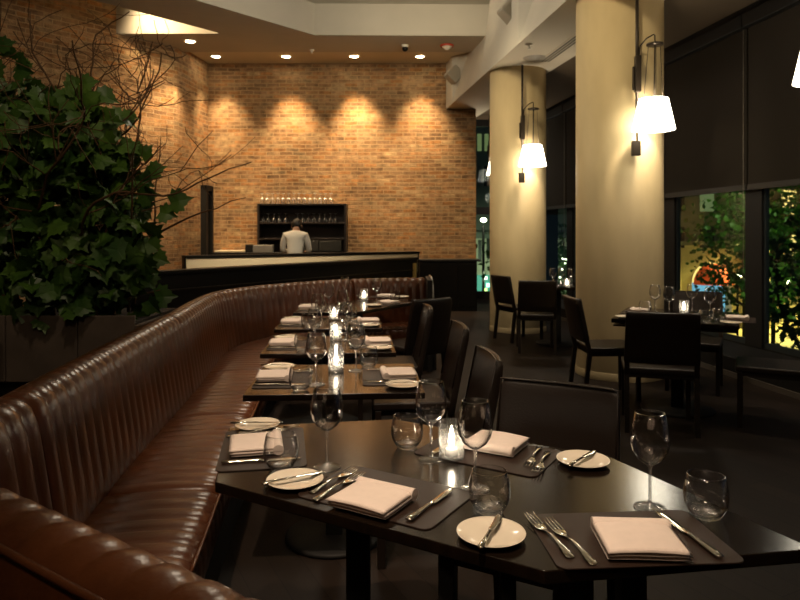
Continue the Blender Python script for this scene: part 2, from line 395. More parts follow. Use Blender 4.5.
# ------------------------------------------------------------------ ceiling fittings
def downlight():
    t = thing('recessed_downlight', '', 'ceiling light')
    b = MB(); b.lathe([(.075,0),(.075,-.012),(.10,-.012),(.105,0)], 24); b.build('trim_ring', M['white'], t)
    b = MB(); b.lathe([(1e-4,-.004),(.076,-.004),(.076,.0)], 24); b.build('lamp_lens', M['bulb'], t)
    return t
names = ['first from the brick corner on the left', 'over the left end of the brick wall', 'above the glass shelf unit', 'near the middle of the brick wall', 'nearest the smoke alarm']
DL = []
for i, (px, z, y) in enumerate([(190,4.55,10.77),(216,4.62,11.95),(286,4.62,11.95),(354,4.62,11.95),(420,4.62,11.95)]):
    p = ((px-400)*y/F, y, z-.001); DL.append(p)
    place('downlight', downlight, p, 0, 'glowing round recessed ceiling downlight, '+names[i], 'recessed downlights along the brick wall')
def spotspk(px, py, d, rz, label):
    p = atd(px, py, d)
    t = thing('wall_speaker', label, 'speaker', p, rz, 'small grey wall speakers')
    R = Matrix.Rotation(.75, 3, 'Y')
    b = MB(); b.cbox((0,0,0), (.23,.2,.26), rot=R); b.build('speaker_body', M['rubber'], t, bevel=.02)
    b = MB(); b.cbox(R @ Vector((-.12,0,0)), (.012,.17,.22), rot=R); b.build('speaker_grille', M['bottle'], t, bevel=.004)
    b = MB(); b.tube([(.05,0,.02),(.2,.04,.06),(.32,.05,.06)], .02, 8); b.build('mounting_bracket', M['bronze'], t)
spotspk(454, 75, 11.9, .3, 'small grey speaker mounted on the ceiling fascia near the brick wall')
spotspk(511, 11, 8.6, .3, 'grey speaker high on the fascia above the slimmer column')
p = atd(405, 47, 11.0); p.z = 4.55
t = thing('security_camera', 'small black dome camera on a white mount under the ceiling band', 'camera', p)
b = MB(); b.lathe([(1e-4,0),(.06,0),(.06,-.03),(.045,-.04)], 20); b.build('mount', M['white'], t)
b = MB(); b.lathe([(.045,-.035),(.05,-.06),(.045,-.085),(.025,-.105),(1e-4,-.11)], 20); b.build('dome', M['black'], t)
p = atd(447, 46, 11.0); p.z = 4.55
t = thing('smoke_alarm', 'round smoke alarm with a red base under the ceiling band', 'smoke alarm', p)
b = MB(); b.lathe([(1e-4,0),(.11,0),(.115,-.02),(.10,-.035)], 24); b.build('alarm_base', M['red'], t)
b = MB(); b.lathe([(.09,-.03),(.06,-.055),(.04,-.08),(1e-4,-.085)], 24); b.build('alarm_cap', M['white'], t)
def sprinkler(p, label):
    t = thing('fire_sprinkler', label, 'sprinkler', p, 0, 'ceiling sprinklers')
    b = MB(); b.lathe([(1e-4,0),(.045,0),(.045,-.012),(.012,-.014),(.012,-.05),(.03,-.055),(.03,-.06),(1e-4,-.06)], 16); b.build('sprinkler_head', M['white'], t)
p = atd(312, 52, 11.3); p.z = 4.55; sprinkler(p, 'small white sprinkler head above the glass shelf unit')
p = at(529, 44, 3.76); sprinkler(p, 'small white sprinkler on the pale soffit above the slimmer column')
p = atd(296, 53, 11.6); p.z = 4.62
t = thing('slot_diffuser', 'three short dark slots in the ceiling near the sprinkler head', 'vent', p)
b = MB(); b.box(-.08,.08,-.06,.06,-.006,0); b.build('diffuser_frame', M['ceil'], t)
for k in range(3):
    b = MB(); b.box(-.065+k*.05,-.04+k*.05,-.05,.05,-.009,-.004); b.build('slot', M['black'], t)
# linear grille in soffit
p = at(566, 46, 3.76)
t = thing('air_grille', 'long slotted air grille in the pale soffit between the columns', 'vent', p, -math.atan(-.14)); 
b = MB(); b.box(-.09,.09,-.75,.75,-.008,0); b.build('grille_frame', M['soffit'], t)
for k in range(3):
    b = MB(); b.box(-.06+k*.045,-.04+k*.045,-.72,.72,-.012,-.006); b.build('slot', M['black'], t)
p = at(535, 58, 3.76)
t = thing('round_ceiling_vent', 'grey round vent plate on the soffit just above the slimmer column', 'vent', p)
b = MB(); b.lathe([(1e-4,-.03),(.05,-.03),(.06,-.02),(.13,-.02),(.16,0)], 28); b.build('vent_plate', M['bottle'], t)

# ------------------------------------------------------------------ wall sconces
def sconce(loc, rotz, label, scale=1.0, top=1.41):
    """base point: centre of the shade bottom is at local z=0; the wall is towards +y"""
    t = thing('wall_sconce', label, 'wall lamp', loc, rotz, 'sconces with glowing conical shades')
    w = .12
    b = MB(); b.tube([(-.115,w,.22),(-.115,w,top)], .016, 8); b.tube([(-.115,w,-.12),(-.115,w,.3)], .009, 8); b.build('rod', M['bronze'], t)
    b = MB(); b.cbox((-.112,w-.01,.54), (.055,.06,.34)); b.cbox((-.15,w-.01,.50), (.02,.03,.22)); b.build('wall_bracket', M['bronze'], t, bevel=.006)
    b = MB(); b.cbox((-.125,w,-.15), (.08,.05,.14)); b.build('lower_mount', M['bronze'], t, bevel=.006)
    b = MB(); b.tube([(-.10,w,.70),(-.09,w,.80),(-.05,.04,.85),(.005,.01,.875),(.012,0,.86),(.012,0,.78)], .007, 8); b.build('arm', M['bronze'], t)
    b = MB(); b.lathe([(1e-4,.788),(.075,.788),(.075,.772),(1e-4,.772)], 20, (.012,0,0)); b.build('hanging_disc', M['bronze'], t)
    b = MB()
    for a in (0.4, 2.5, 4.6): b.tube([(.012+.06*math.cos(a),.06*math.sin(a),.775),(.005+.10*math.cos(a),.10*math.sin(a),.24)], .003, 5)
    b.tube([(.012,0,.78),(.005,0,.25)], .006, 6)
    b.build('suspension_wires', M['bronze'], t)
    b = MB(); b.lathe([(.188,0),(.128,.282)], 40); b.lathe([(.184,.001),(.125,.281)], 40); b.lathe([(.188,0),(.184,.001)],40); b.lathe([(.128,.282),(.125,.281)],40); b.build('lamp_shade', M['shade'], t)
    return t
def sc_at(px, py, d): p = atd(px, py, d); return p
# right column: wall face normal towards the camera and a little right
sconce(sc_at(653.5, 130, 6.02), -.10, 'glowing conical sconce on the thick column nearer the camera')
sconce(sc_at(532.5, 166, 9.02), .02, 'glowing conical sconce on the slimmer column farther back')
sconce(sc_at(496, 175, 13.4), .02, 'glowing sconce half hidden at the left edge of the slimmer column')
sconce(sc_at(821, 82, 5.0), -1.2, 'glowing conical sconce cut off by the right edge of the photo')

# ------------------------------------------------------------------ banquette
def catmull(P, n=24):
    P = [Vector(p) for p in P]; P = [P[0]*2-P[1]] + P + [P[-1]*2-P[-2]]; out = []
    for i in range(1, len(P)-2):
        for k in range(n):
            t = k/n; a,b_,c,d = P[i-1:i+3]
            out.append(.5*((2*b_)+(c-a)*t+(2*a-5*b_+4*c-d)*t*t+(3*b_-a-3*c+d)*t**3))
    out.append(P[-2]); return out
def resample(P, ds):
    L = [0]
    for i in range(1, len(P)): L.append(L[-1]+(P[i]-P[i-1]).length)
    n = int(round(L[-1]/ds)); out = []; j = 0
    for k in range(n+1):
        s = L[-1]*k/n
        while j < len(L)-2 and L[j+1] < s: j += 1
        t = (s-L[j])/max(1e-9, L[j+1]-L[j]); out.append(P[j].lerp(P[j+1], t))
    return out, L[-1]
raw = catmull([(-.02,.73),(-.24,.868),(-.73,1.2),(-.98,1.38),(-1.115,1.62),(-1.143,1.886),(-1.25,2.755),(-1.39,4.1),(-1.53,5.35),(-1.40,5.98),(-1.07,6.5),(-.63,6.96),(-.15,7.18),(.28,7.28)])
path, PL = resample([Vector((p.x, p.y, 0)) for p in raw], .085/6)
nrm = []
for i in range(len(path)):
    t = (path[min(i+1,len(path)-1)]-path[max(i-1,0)]).normalized(); nrm.append(Vector((t.y,-t.x,0)))
def s_of(Y, main=True):   # station index on the main run nearest to Y
    best = min(range(len(path)), key=lambda i: abs(path[i].y-Y) + (0 if path[i].x < -1.0 else 9)); return best
prof_back = [(.150,.36,0),(.140,.46,.35),(.122,.58,.7),(.106,.68,.9),(.092,.77,1),(.080,.835,1),(.062,.885,1),(.032,.912,.8),(0,.920,.6),(-.030,.915,.5),(-.055,.898,.2),(-.066,.875,0),(-.072,.60,0),(-.075,.06,0)]
def sweep(b, i0, i1, prof, amp, pinch=True, axis='n'):
    R = []
    for i in range(i0, i1+1):
        ph = (i % 6)/6; sc = abs(math.sin(PI*ph))**.55 if True else 0
        k = 1.0
        if pinch:
            e = min(i-i0, i1-i); k = min(1, .35+e*.33)
        row = []
        for (o, z, w) in prof:
            d = amp*(sc-.6)*w
            if pinch and k < 1: d -= (1-k)*.014*min(1, w+.3)
            if axis == 'n':
                oo, zz = o+d*(1 if z < .86 else .5), z+(d if z > .80 else 0)
            else:
                oo, zz = o+(d if o > .5 else 0), z+d
            row.append(path[i]+nrm[i]*oo+Vector((0,0,zz)))
        R.append(row)
    b.rings(R, True, False, 0, closed=False)
    # end caps
    for i, R_ in ((i0, R[0]), (i1, R[-1])): b.add(R_, [tuple(range(len(R_)))])
bq = thing('banquette', 'long curved brown leather banquette with ribbed back wrapping around the small tables', 'banquette', (-1.3, 3, 0))
def inv(o): o.matrix_parent_inverse = Matrix.Translation(-bq.location); return o
cuts = [0, s_of(2.02), s_of(3.95), s_of(5.35), len(path)-1-60, len(path)-1]
cuts = [c - c % 6 for c in cuts[:-1]] + [len(path)-1]
for a, c in zip(cuts[:-1], cuts[1:]):
    b = MB(); sweep(b, a, c, prof_back, .013); inv(b.build('back_panel', M['leather'], bq))
prof_seat = [(.12,.40,0),(.13,.452,.4),(.25,.462,1),(.36,.464,1),(.46,.462,1),(.505,.455,1),(.535,.438,1),(.548,.41,1),(.550,.36,.8),(.545,.31,.3),(.52,.295,0)]
i1 = s_of(1.30); sc = [i1, s_of(2.45), s_of(3.45), s_of(4.5), s_of(5.4), len(path)-1-66, len(path)-1]
sc = [c - c % 6 for c in sc[:-1]] + [len(path)-1]
for a, c in zip(sc[:-1], sc[1:]):
    b = MB(); sweep(b, a, c, prof_seat, .008, axis='z'); inv(b.build('seat_cushion', M['leather'], bq))
b = MB(); R = []
for i in range(i1, len(path), 4): R.append([path[i]+nrm[i]*o+Vector((0,0,z)) for o, z in ((-.06,.0),(-.06,.3),(.50,.3),(.50,.0))])
b.rings(R, False, True); inv(b.build('plinth', M['matblack'], bq))
b = MB(); b.tube([path[i]+nrm[i]*-.064+Vector((0,0,.893)) for i in range(0, len(path), 3)], .007, 6); inv(b.build('piping', M['leather'], bq))
b = MB(); b.tube([path[i]+nrm[i]*(.546)+Vector((0,0,.443)) for i in range(i1+30, len(path), 3)], .006, 6); inv(b.build('seat_piping', M['leather'], bq))
e = path[-1]
b = MB(); b.box(e.x, e.x+.05, e.y-.58, e.y+.09, 0, .93); inv(b.build('end_panel', M['matblack'], bq, bevel=.004))
b = MB(); b.tube([(e.x+.052,e.y+.08,.935),(e.x+.052,e.y-.26,.935),(e.x+.062,e.y-.34,.86),(e.x+.075,e.y-.42,.5)], .012, 8); inv(b.build('steel_edge_strip', M['brushed'], bq))

# ------------------------------------------------------------------ low partition behind the banquette
def along(b, A, B, off0, off1, z0, z1, s0=0, s1=1, mi=0):
    A = Vector((*A,0)); B = Vector((*B,0)); d = B-A; n = Vector((d.y,-d.x,0)).normalized()
    P = [A+d*s0+n*off0, A+d*s1+n*off0, A+d*s1+n*off1, A+d*s0+n*off1]
    b.prism([(p.x,p.y) for p in P], z0, z1, mi)
A, B_ = (-2.75,5.42), (.26,9.85)
t = thing('low_partition', 'long black lacquered partition wall between the banquette and the bar', 'partition', (-1.2,7.8,0))
def pinv(o, t=t): o.matrix_parent_inverse = Matrix.Translation(-t.location); return o
b = MB(); along(b, A, B_, 0, -.12, 0, 1.02); pinv(b.build('partition_body', M['black'], t))
b = MB(); along(b, A, B_, .03, -.16, 1.02, 1.055); pinv(b.build('top_ledge', M['black'], t, bevel=.004))
b = MB(); along(b, A, B_, .02, -.01, .86, .875, .02, .98); pinv(b.build('trim_line', M['bronze'], t))
b = MB(); along(b, A, B_, .035, 0, .62, .97, .975, .985); pinv(b.build('brass_strip', M['brass'], t))
# black wainscot against the brick wall
t = thing('low_cabinet', 'low black cabinet run against the foot of the brick wall beside the end window', 'cabinet', (.9,12.2,0))
b = MB(); b.box(-.55,.50,-.22,.20,0,.90); b.build('body', M['black'], t)
b = MB(); b.box(-.57,.56,-.25,.20,.90,.935); b.build('top', M['matblack'], t, bevel=.004)
for k in range(3):
    b = MB(); b.box(-.53+k*.345,-.53+k*.345+.33,-.235,-.22,.08,.86); b.build('door_panel', M['black'], t, bevel=.003)

# ------------------------------------------------------------------ bar
A2, B2 = (-2.74,8.40), (.30,10.45)
bar = thing('bar_counter', 'long bar counter with black top and cream front strip in front of the brick wall', 'bar', (-1.2,9.4,0))
def binv(o, t=bar): o.matrix_parent_inverse = Matrix.Translation(-t.location); return o
b = MB(); along(b, A2, B2, 0, -.12, 0, 1.09); binv(b.build('bar_body', M['black'], bar))
b = MB(); along(b, A2, B2, .015, 0, .80, 1.09, .004, .99); binv(b.build('cream_front_panel', M['cream'], bar))
b = MB(); along(b, A2, B2, .03, -.14, 1.09, 1.125); binv(b.build('bar_top', M['black'], bar, bevel=.005))
# back counter along the brick
bc = thing('back_counter', 'dark back counter below the brick wall behind the bar, pale strip at one end', 'counter', (-2.0,12.15,0))
b = MB(); b.box(-1.40,1.9,-.25,.26,1.03,1.065); b.build('counter_top', M['matblack'], bc, bevel=.004)
b = MB(); b.box(-1.38,1.9,-.18,.26,0,1.03); b.build('counter_body', M['matblack'], bc)
b = MB(); b.box(-1.40,-.84,-.05,.26,1.066,1.10); b.build('pale_strip', M['cream'], bc, bevel=.004)
# shelf unit for glasses
D = 12.2; x0, x1 = (259-400)*D/F, (347-400)*D/F; zt = EYE+(234-204)*D/F
sh = thing('glass_shelf_unit', 'dark open shelf unit holding stemmed glasses against the brick wall', 'shelf', ((x0+x1)/2,D,1.066))
hw = (x1-x0)/2; H = zt-1.066
b = MB(); b.box(-hw,-hw+.04,-.16,.22,0,H); b.box(hw-.04,hw,-.16,.22,0,H); b.box(-hw,hw,.20,.22,0,H); b.build('frame', M['darkshelf'], sh, bevel=.003)
for z in (H-.03, H-.37, H-.66):
    b = MB(); b.box(-hw+.04,hw-.04,-.16,.20,z,z+.03); b.build('shelf', M['darkshelf'], sh, bevel=.002)
for a, c in ((.32,.72),(.02,.30)):
    b = MB(); b.box(a,c,-.17,-.155,.02,H-.68); b.build('cabinet_door', pbr('smoked_panel', (.05,.05,.045), .3), sh, bevel=.003)

# ------------------------------------------------------------------ glassware
def wineglass():
    t = thing('wine_glass', '', 'wine glass')
    bowl = [(.004,.102),(.014,.106),(.030,.118),(.041,.136),(.0455,.155),(.0450,.175),(.0405,.200),(.0345,.226)]
    b = MB(); b.lathe(bowl + [(r-.0011,z+(.0005 if i == len(bowl)-1 else .0012)) for i, (r, z) in list(enumerate(bowl))[::-1]], 32); b.build('bowl', M['glass'], t)
    b = MB(); b.lathe([(1e-4,0),(.037,0),(.038,.0015),(.036,.003),(.018,.006),(.007,.011),(.0040,.020),(.0036,.06),(.0042,.092),(.008,.104),(.0045,.107),(1e-4,.106)], 28); b.build('stem_and_foot', M['sglass'], t)
    return t
def tumbler():
    t = thing('tumbler', '', 'water glass')
    p = [(.026,.006),(.037,.012),(.046,.028),(.0495,.048),(.048,.068),(.043,.090),(.0405,.097)]
    b = MB(); b.lathe(p + [(r-.0013,z+.0004) for r, z in p[::-1]], 32); b.build('bowl', M['glass'], t)
    b = MB(); b.lathe([(1e-4,0),(.026,0),(.031,.003),(.036,.0095),(.0335,.015),(.02,.0115),(1e-4,.010)], 28); b.build('thick_base', M['sglass'], t)
    return t
def candle():
    t = thing('candle_holder', '', 'candle')
    p = [(.034,.003),(.037,.006),(.0375,.108)]
    b = MB(); b.lathe(p + [(r-.0025,z) for r, z in p[::-1]], 32); b.build('glass_cylinder', M['frosty'], t)
    b = MB(); b.lathe([(1e-4,0),(.035,0),(.037,.003),(.036,.010),(1e-4,.008)], 28); b.build('glass_base', M['sglass'], t)
    b = MB(); b.lathe([(1e-4,.010),(.019,.010),(.019,.030),(.016,.031),(1e-4,.030)], 24); cw = b.build('tealight', M['wax'], t)
    b = MB(); b.lathe([(1e-4,.032),(.0055,.038),(.0085,.050),(.008,.064),(.0045,.082),(1e-4,.098)], 14); b.build('flame', M['flame'], t)
    return t
def strip(b, st, n=8):
    """silverware sweep along +y: stations (y, x, z, half width, half thickness)"""
    R = []
    for y, x, z, w, h in st:
        R.append([Vector((x+w*math.cos(2*PI*k/n), y, z+h*math.sin(2*PI*k/n))) for k in range(n)])
    b.rings(R, True, True)
def fork():
    t = thing('fork', '', 'fork')
    b = MB(); strip(b, [(-.102,0,.002,.004,.001),(-.098,0,.0025,.0105,.0014),(-.082,0,.004,.0102,.0016),(-.050,0,.007,.0055,.0018),(-.015,0,.010,.0034,.0019),(.012,0,.008,.0034,.0018)]); b.build('handle', M['steel'], t)
    b = MB(); strip(b, [(.010,0,.008,.0034,.0018),(.024,0,.005,.009,.0013),(.036,0,.004,.0132,.0011),(.046,0,.004,.0138,.0010),(.050,0,.0045,.0136,.0009)], 10)
    for x in (-.0118,-.0040,.0040,.0118): strip(b, [(.047,x,.0045,.0020,.0009),(.078,x,.006,.0017,.0009),(.102,x*.95,.010,.0007,.0005)], 6)
    b.build('tines', M['steel'], t)
    return t
def spoonless_knife(L=.225):
    def f():
        t = thing('table_knife', '', 'knife'); k = L/.225
        b = MB(); strip(b, [(-.112*k,0,.004,.004,.002),(-.108*k,0,.0045,.0095,.0036),(-.09*k,0,.0048,.0098,.004),(-.04*k,0,.005,.0068,.0038),(-.010*k,0,.005,.0055,.0036),(-.002*k,0,.005,.0075,.0036)]); b.build('handle', M['steel'], t)
        b = MB(); strip(b, [(-.003*k,0,.005,.0072,.0026),(.004*k,.001,.004,.0095,.0012),(.06*k,.001,.004,.0105,.0010),(.095*k,0,.004,.0095,.0009),(.110*k,-.004,.004,.004,.0006)]); b.build('blade', M['steel'], t)
        return t
    return f
def butter_knife():
    t = thing('butter_knife', '', 'knife')
    b = MB(); strip(b, [(-.090,0,.004,.003,.002),(-.087,0,.0045,.0075,.0030),(-.06,0,.005,.0062,.0034),(-.008,0,.005,.0042,.003)]); b.build('handle', M['steel'], t)
    b = MB(); strip(b, [(-.009,0,.005,.0042,.0026),(.004,0,.0045,.0075,.0014),(.05,.001,.004,.0085,.0010),(.074,0,.004,.0075,.0008),(.084,-.004,.004,.002,.0006)]); b.build('blade', M['steel'], t)
    return t
def plate():
    t = None
    b = MB(); b.lathe([(1e-4,.004),(.040,.004),(.050,.0055),(.070,.0125),(.0735,.0145),(.0738,.0132),(.070,.0105),(.045,.0),(1e-4,.0)], 48)
    o = b.build('bread_plate', M['china']); tag(o, '', 'plate'); return o
def napkin_mesh(seed):
    """a cloth folded over in three layers: round fold on one side, open edges on the others"""
    r = random.Random(seed); b = MB(); W, Dp = .082, .074
    for L in range(3):
        z0 = .0012+L*.0087; dx = r.uniform(-.002,.002); dy = -.004*L+r.uniform(-.0015,.0015); NX, NY = 20, 12; G = {}
        vs = []; fs = []
        ph = r.uniform(0,6)
        for side in (1, 0):
            for j in range(NY+1):
                for i in range(NX+1):
                    u = i/NX*2-1; v = j/NY*2-1
                    eu = 1-abs(u)**10; ev = 1-abs(v)**10; ed = (max(0, min(eu,ev)))**.5
                    w = .0010*math.sin(5*u+ph)*math.cos(4*v+ph*2)
                    sag = -.0035*L*max(0, abs(u)-.6)*1.2
                    z = z0+.0049+(1 if side else -1)*.0049*ed+w*(1 if L == 2 else .4)+sag
                    x = W*u+dx; y = Dp*v+dy
                    G[(side,i,j)] = len(vs); vs.append((x, y, max(.0006, z)))
        for side in (1, 0):
            for j in range(NY):
                for i in range(NX): 
                    q = [G[(side,i,j)],G[(side,i+1,j)],G[(side,i+1,j+1)],G[(side,i,j+1)]]; fs.append(q if side else q[::-1])
        b.add(vs, fs, True)
    # the turned-over fold along one long side
    R = []
    for i in range(21):
        u = i/20*2-1; x = W*u*.995; R.append([(x, Dp-.014+.016*math.cos(a), .0165+.0150*math.sin(a)) for a in [PI*2*k/14 for k in range(14)]])
    b.rings(R, True, True)
    return b
def napkin():
    o = napkin_mesh(3).build('folded_napkin', M['linen']); tag(o, '', 'napkin'); return o
def placemat(w, d):
    def f():
        b = MB(); r = .022; P = []
        for cx, cy, a0 in ((w/2-r,d/2-r,0),(-w/2+r,d/2-r,90),(-w/2+r,-d/2+r,180),(w/2-r,-d/2+r,270)):
            for k in range(7): a = math.radians(a0+k*15); P.append((cx+r*math.cos(a), cy+r*math.sin(a)))
        b.prism(P, 0, .003); o = b.build('placemat', M['mat_leather'], bevel=.0008); tag(o, '', 'placemat'); return o
    return f
MAT = .003
def put_mat(c, rz, label, w=.38, d=.25, g='brown leather placemats'):
    return place('mat%g_%g' % (w, d), placemat(w, d), (c[0],c[1],c[2]+.0002), rz, label, g)
def put(kind, mk, p, rz, label, g, dz=0): return place(kind, mk, (p[0],p[1],p[2]+dz), rz, label, g)

# ------------------------------------------------------------------ tables
def table_top(poly, z0, z1): 
    b = MB(); b.prism(poly, z0, z1); return b
def pedestal(t, x, y, sq=.07, disc=.23, disc_h=.02):
    b = MB(); b.box(x-sq/2,x+sq/2,y-sq/2,y+sq/2,disc_h,.72); b.build('pedestal', M['matblack'], t, bevel=.004)
    b = MB(); b.lathe([(1e-4,0),(disc,0),(disc,disc_h*.6),(disc-.01,disc_h),(1e-4,disc_h+.004)], 40, (x,y,0)); b.build('base_disc', M['matblack'], t)
    b = MB(); b.box(x-.16,x+.16,y-.03,y+.03,.700,.722); b.box(x-.03,x+.03,y-.16,y+.16,.700,.722); b.build('support_bracket', M['matblack'], t)
# big six-sided table in front
FC = Vector((.16,1.78,0))
Vx = [at(215,482), at(229,427), at(395,419), at(611,457), at(815,549), at(545,571)]
ft = thing('dining_table', 'large six-sided dark wooden dining table set for four, closest to the camera', 'table', FC)
b = table_top([(v.x-FC.x, v.y-FC.y) for v in Vx], .722, .75); b.build('table_top', M['tablewood'], ft, bevel=.003)
for q, (px, py, sq) in enumerate(((352,560,.062),(433,600,.034),(494,600,.030))):
    pass
pedestal(ft, -.27, -.03, .062, .21); pedestal(ft, .42, -.12, .062, .21)
for x, y in ((-.06,-.34),(.065,-.40)):
    b = MB(); b.box(x-.016,x+.016,y-.016,y+.016,0,.722); b.build('leg', M['matblack'], ft, bevel=.003)
b = MB(); b.box(.17,.24,-.42,-.35,0,.722); b.build('leg', M['matblack'], ft, bevel=.003)

# settings of the big table
sets = [
 ('at the banquette end of the big table', (Vector((-.415,2.005,.75)), math.radians(-80))),
 ('on the side of the big table facing the banquette corner', (Vector((-.035,1.645,.75)), math.radians(-31.4))),
 ('at the near right side of the big table', (Vector((.488,1.412,.75)), math.radians(4))),
 ('at the far side of the big table before the wide chair', (Vector((.262,1.960,.75)), math.radians(148.6))),
]
def loc(c, rz, x, y): return Vector((c.x+x*math.cos(rz)-y*math.sin(rz), c.y+x*math.sin(rz)+y*math.cos(rz), c.z))
G = 'place settings on the big table'
where = ['at the banquette end of the big table', 'at the lower left side of the big table', 'at the lower right side of the big table', 'at the far side of the big table']
NP = [((257,443.5),-80+3), ((373,497.5),-31.4+1), ((639,538.5),4-7), ((495,442.5),148.6+1)]
PL_ = [((257.5,425.5),(-88)), ((295,481),-31.4-28), ((491,534.5),-22), ((583,461),-40)]
TU = [(281,469), (407,447.5), (489.5,512), (706,517)]
WG = [(327,467.5), (431,459.5), (475,489.5), (650,508)]
tl = ['tumbler beside the bread plate at the banquette end of the big table', 'tumbler behind the candle-side wine glass at the back of the big table',
      'tumbler directly behind the plate at the front edge of the big table', 'tumbler near the right-hand edge of the big table, farthest right']
wl = ['tall wine glass standing alone at the banquette end of the big table', 'wine glass between the tumbler and candle on the big table',
      'wine glass just right of the candle on the big table', 'wine glass above the right-hand knife on the big table']
for i, w in enumerate(where):
    c, rz = sets[i][1]
    put_mat(c, rz, 'brown leather placemat with rounded corners '+w, .38, .25 if i != 3 else .25, 'placemats on the big table')
    (px, py), r = NP[i]; p = at(px, py, .768); p.z = .75+MAT+.0004
    put('napkin', napkin, p, math.radians(r), 'folded white napkin on the placemat '+w, 'napkins on the big table')
    (px, py), r = PL_[i]; p = at(px, py, .757); p.z = .7505
    put('plate', plate, p, 0, 'small round cream bread plate '+w, 'bread plates on the big table')
    put('butter', butter_knife, p + Vector((0,0,.0128)), math.radians(r), 'butter knife resting across the bread plate '+w, 'butter knives on the big table')
    put('tumbler', tumbler, at(*TU[i])+Vector((0,0,.0004)), i, 'clear '+tl[i], 'tumblers on the big table')
    put('wine', wineglass, at(*WG[i])+Vector((0,0,.0004)), i, wl[i], 'wine glasses on the big table')
    fk = [(-.170,.012,'outer'), (-.134,-.018,'inner')]
    for fx, fy, nm in fk:
        q = loc(c, rz, fx, fy)
        if i == 1: q = loc(c, rz, fx+.012, fy-.01)
        put('fork', fork, q, rz+(.17 if i != 1 else .0), nm+' steel fork '+w, 'forks on the big table', MAT+.0005)
    q = loc(c, rz, .130, .0)
    put('knife', spoonless_knife(), q, rz+(.12 if i == 2 else 0), 'steel table knife '+w, 'table knives on the big table', MAT+.0005)
put('candle', candle, at(451.5,459), 0, 'lit candle in a clear glass cylinder on the big table', 'lit candles in glass cylinders', .0004)

# three small rectangular tables along the banquette
def small_table():
    L, W = .74, .61
    t = thing('dining_table', '', 'table')
    b = MB(); b.box(0,L,0,W,.724,.75); b.build('table_top', M['tablewood'], t, bevel=.003)
    pedestal(t, L*.48, W*.62, .075, .225)
    return t
RZ = math.radians(3.6)
cand_px = None
def setting_small(o, rz, name, left=True, right=True):
    def L(x, y, z=0): return Vector((o.x+x*math.cos(rz)-y*math.sin(rz), o.y+x*math.sin(rz)+y*math.cos(rz), .75+z))
    for side, on in (('banquette', left), ('chair', right)):
        if not on: continue
        f = (lambda x, y: (x, y)) if side == 'banquette' else (lambda x, y: (.74-x, .61-y))
        a = rz-PI/2 if side == 'banquette' else rz+PI/2
        w = 'on the %s side of the %s' % (side, name.replace(' behind the big table',''))
        g = ' on the small tables'
        yy = .29 if side == 'banquette' else .31
        if side == 'chair': yy = .30
        put_mat(L(*f(.135, yy)), a, 'brown placemat '+w, .36, .24, 'placemats'+g)
        put('napkin_s', napkin, L(*f(.095, yy+.0)), a+.05, 'folded white napkin '+w, 'napkins'+g, MAT+.0004)
        put('plate', plate, L(*f(.085,.525)) if side == 'banquette' else L(*f(.085,.50)), 0, 'small cream bread plate '+w, 'bread plates'+g, .0004)
        put('butter', butter_knife, L(*f(.085,.525 if side == 'banquette' else .50)), a-.05, 'butter knife on the bread plate '+w, 'butter knives'+g, .0134)
        put('tumbler', tumbler, L(*f(.225,.075)), 0, 'clear tumbler '+w, 'tumblers'+g, .0004)
        put('wine', wineglass, L(*f(.285,.165)), 0, 'clear wine glass '+w, 'wine glasses'+g, .0004)
        put('knife', spoonless_knife(), L(*f(.13, yy-.135)), a, 'steel table knife '+w, 'table knives'+g, MAT+.0005)
        put('fork', fork, L(*f(.15, yy+.128)), a, 'steel fork '+w, 'forks'+g, MAT+.0005)
TN = ['first small table behind the big table', 'second small table behind the big table', 'third small table behind the big table']
for i, (x, y) in enumerate(((-.635,2.66),(-.760,3.575),(-.860,4.50))):
    place('small_table', small_table, (x,y,0), RZ, 'rectangular dark wooden two-seat table, '+TN[i], 'small tables along the banquette')
    o = Vector((x,y,0)); setting_small(o, RZ, TN[i])
    px = [336, 336, 334][i]; d = y+.47; put('candle', candle, ((px-400)*d/F, d, .75), 0, 'lit candle in a glass cylinder on the '+TN[i], 'lit candles in glass cylinders', .0004)
# far six-sided table in the banquette's bend
FV = [(-.885,5.44),(-.37,5.49),(.13,6.28),(.06,6.60),(-.42,6.50),(-.86,5.98)]; fc = Vector((-.38,6.0,0))
t = thing('dining_table', 'six-sided dark table in the bend of the banquette, farthest of the row', 'table', fc)
b = table_top([(x-fc.x,y-fc.y) for x, y in FV], .722, .75); b.build('table_top', M['tablewood'], t, bevel=.003); pedestal(t, .0, -.02, .08, .23)
nm = 'far six-sided table'
o = Vector((-.885,5.44,0)); setting_small(o, math.radians(2), nm, True, False)
for k, (px, py, r, wh, gs, tb, plp) in enumerate(((389,302,55,'before the dark chair',(377,302.5),(395,301.5),(374,306)), (386,295.5,170,'on the leather back side',(345,299.5),(361,298),(402,297.5)))):
    p = at(px, py, .768); p.z = .75
    put_mat(p, math.radians(r), 'brown placemat %s of the %s' % (wh, nm), .34, .22, 'placemats on the small tables')
    put('napkin_s', napkin, p, math.radians(r), 'folded white napkin %s of the %s' % (wh, nm), 'napkins on the small tables', MAT+.0004)
    put('wine', wineglass, at(*gs), 0, 'wine glass %s of the %s' % (wh, nm), 'wine glasses on the small tables', .0004)
    put('tumbler', tumbler, at(*tb), 0, 'tumbler %s of the %s' % (wh, nm), 'tumblers on the small tables', .0004)
    put('plate', plate, at(*plp), 0, 'cream bread plate %s of the %s' % (wh, nm), 'bread plates on the small tables', .0004)
put('candle', candle, at(364,300.5), 0, 'lit candle in a glass cylinder on the far six-sided table', 'lit candles in glass cylinders', .0004)
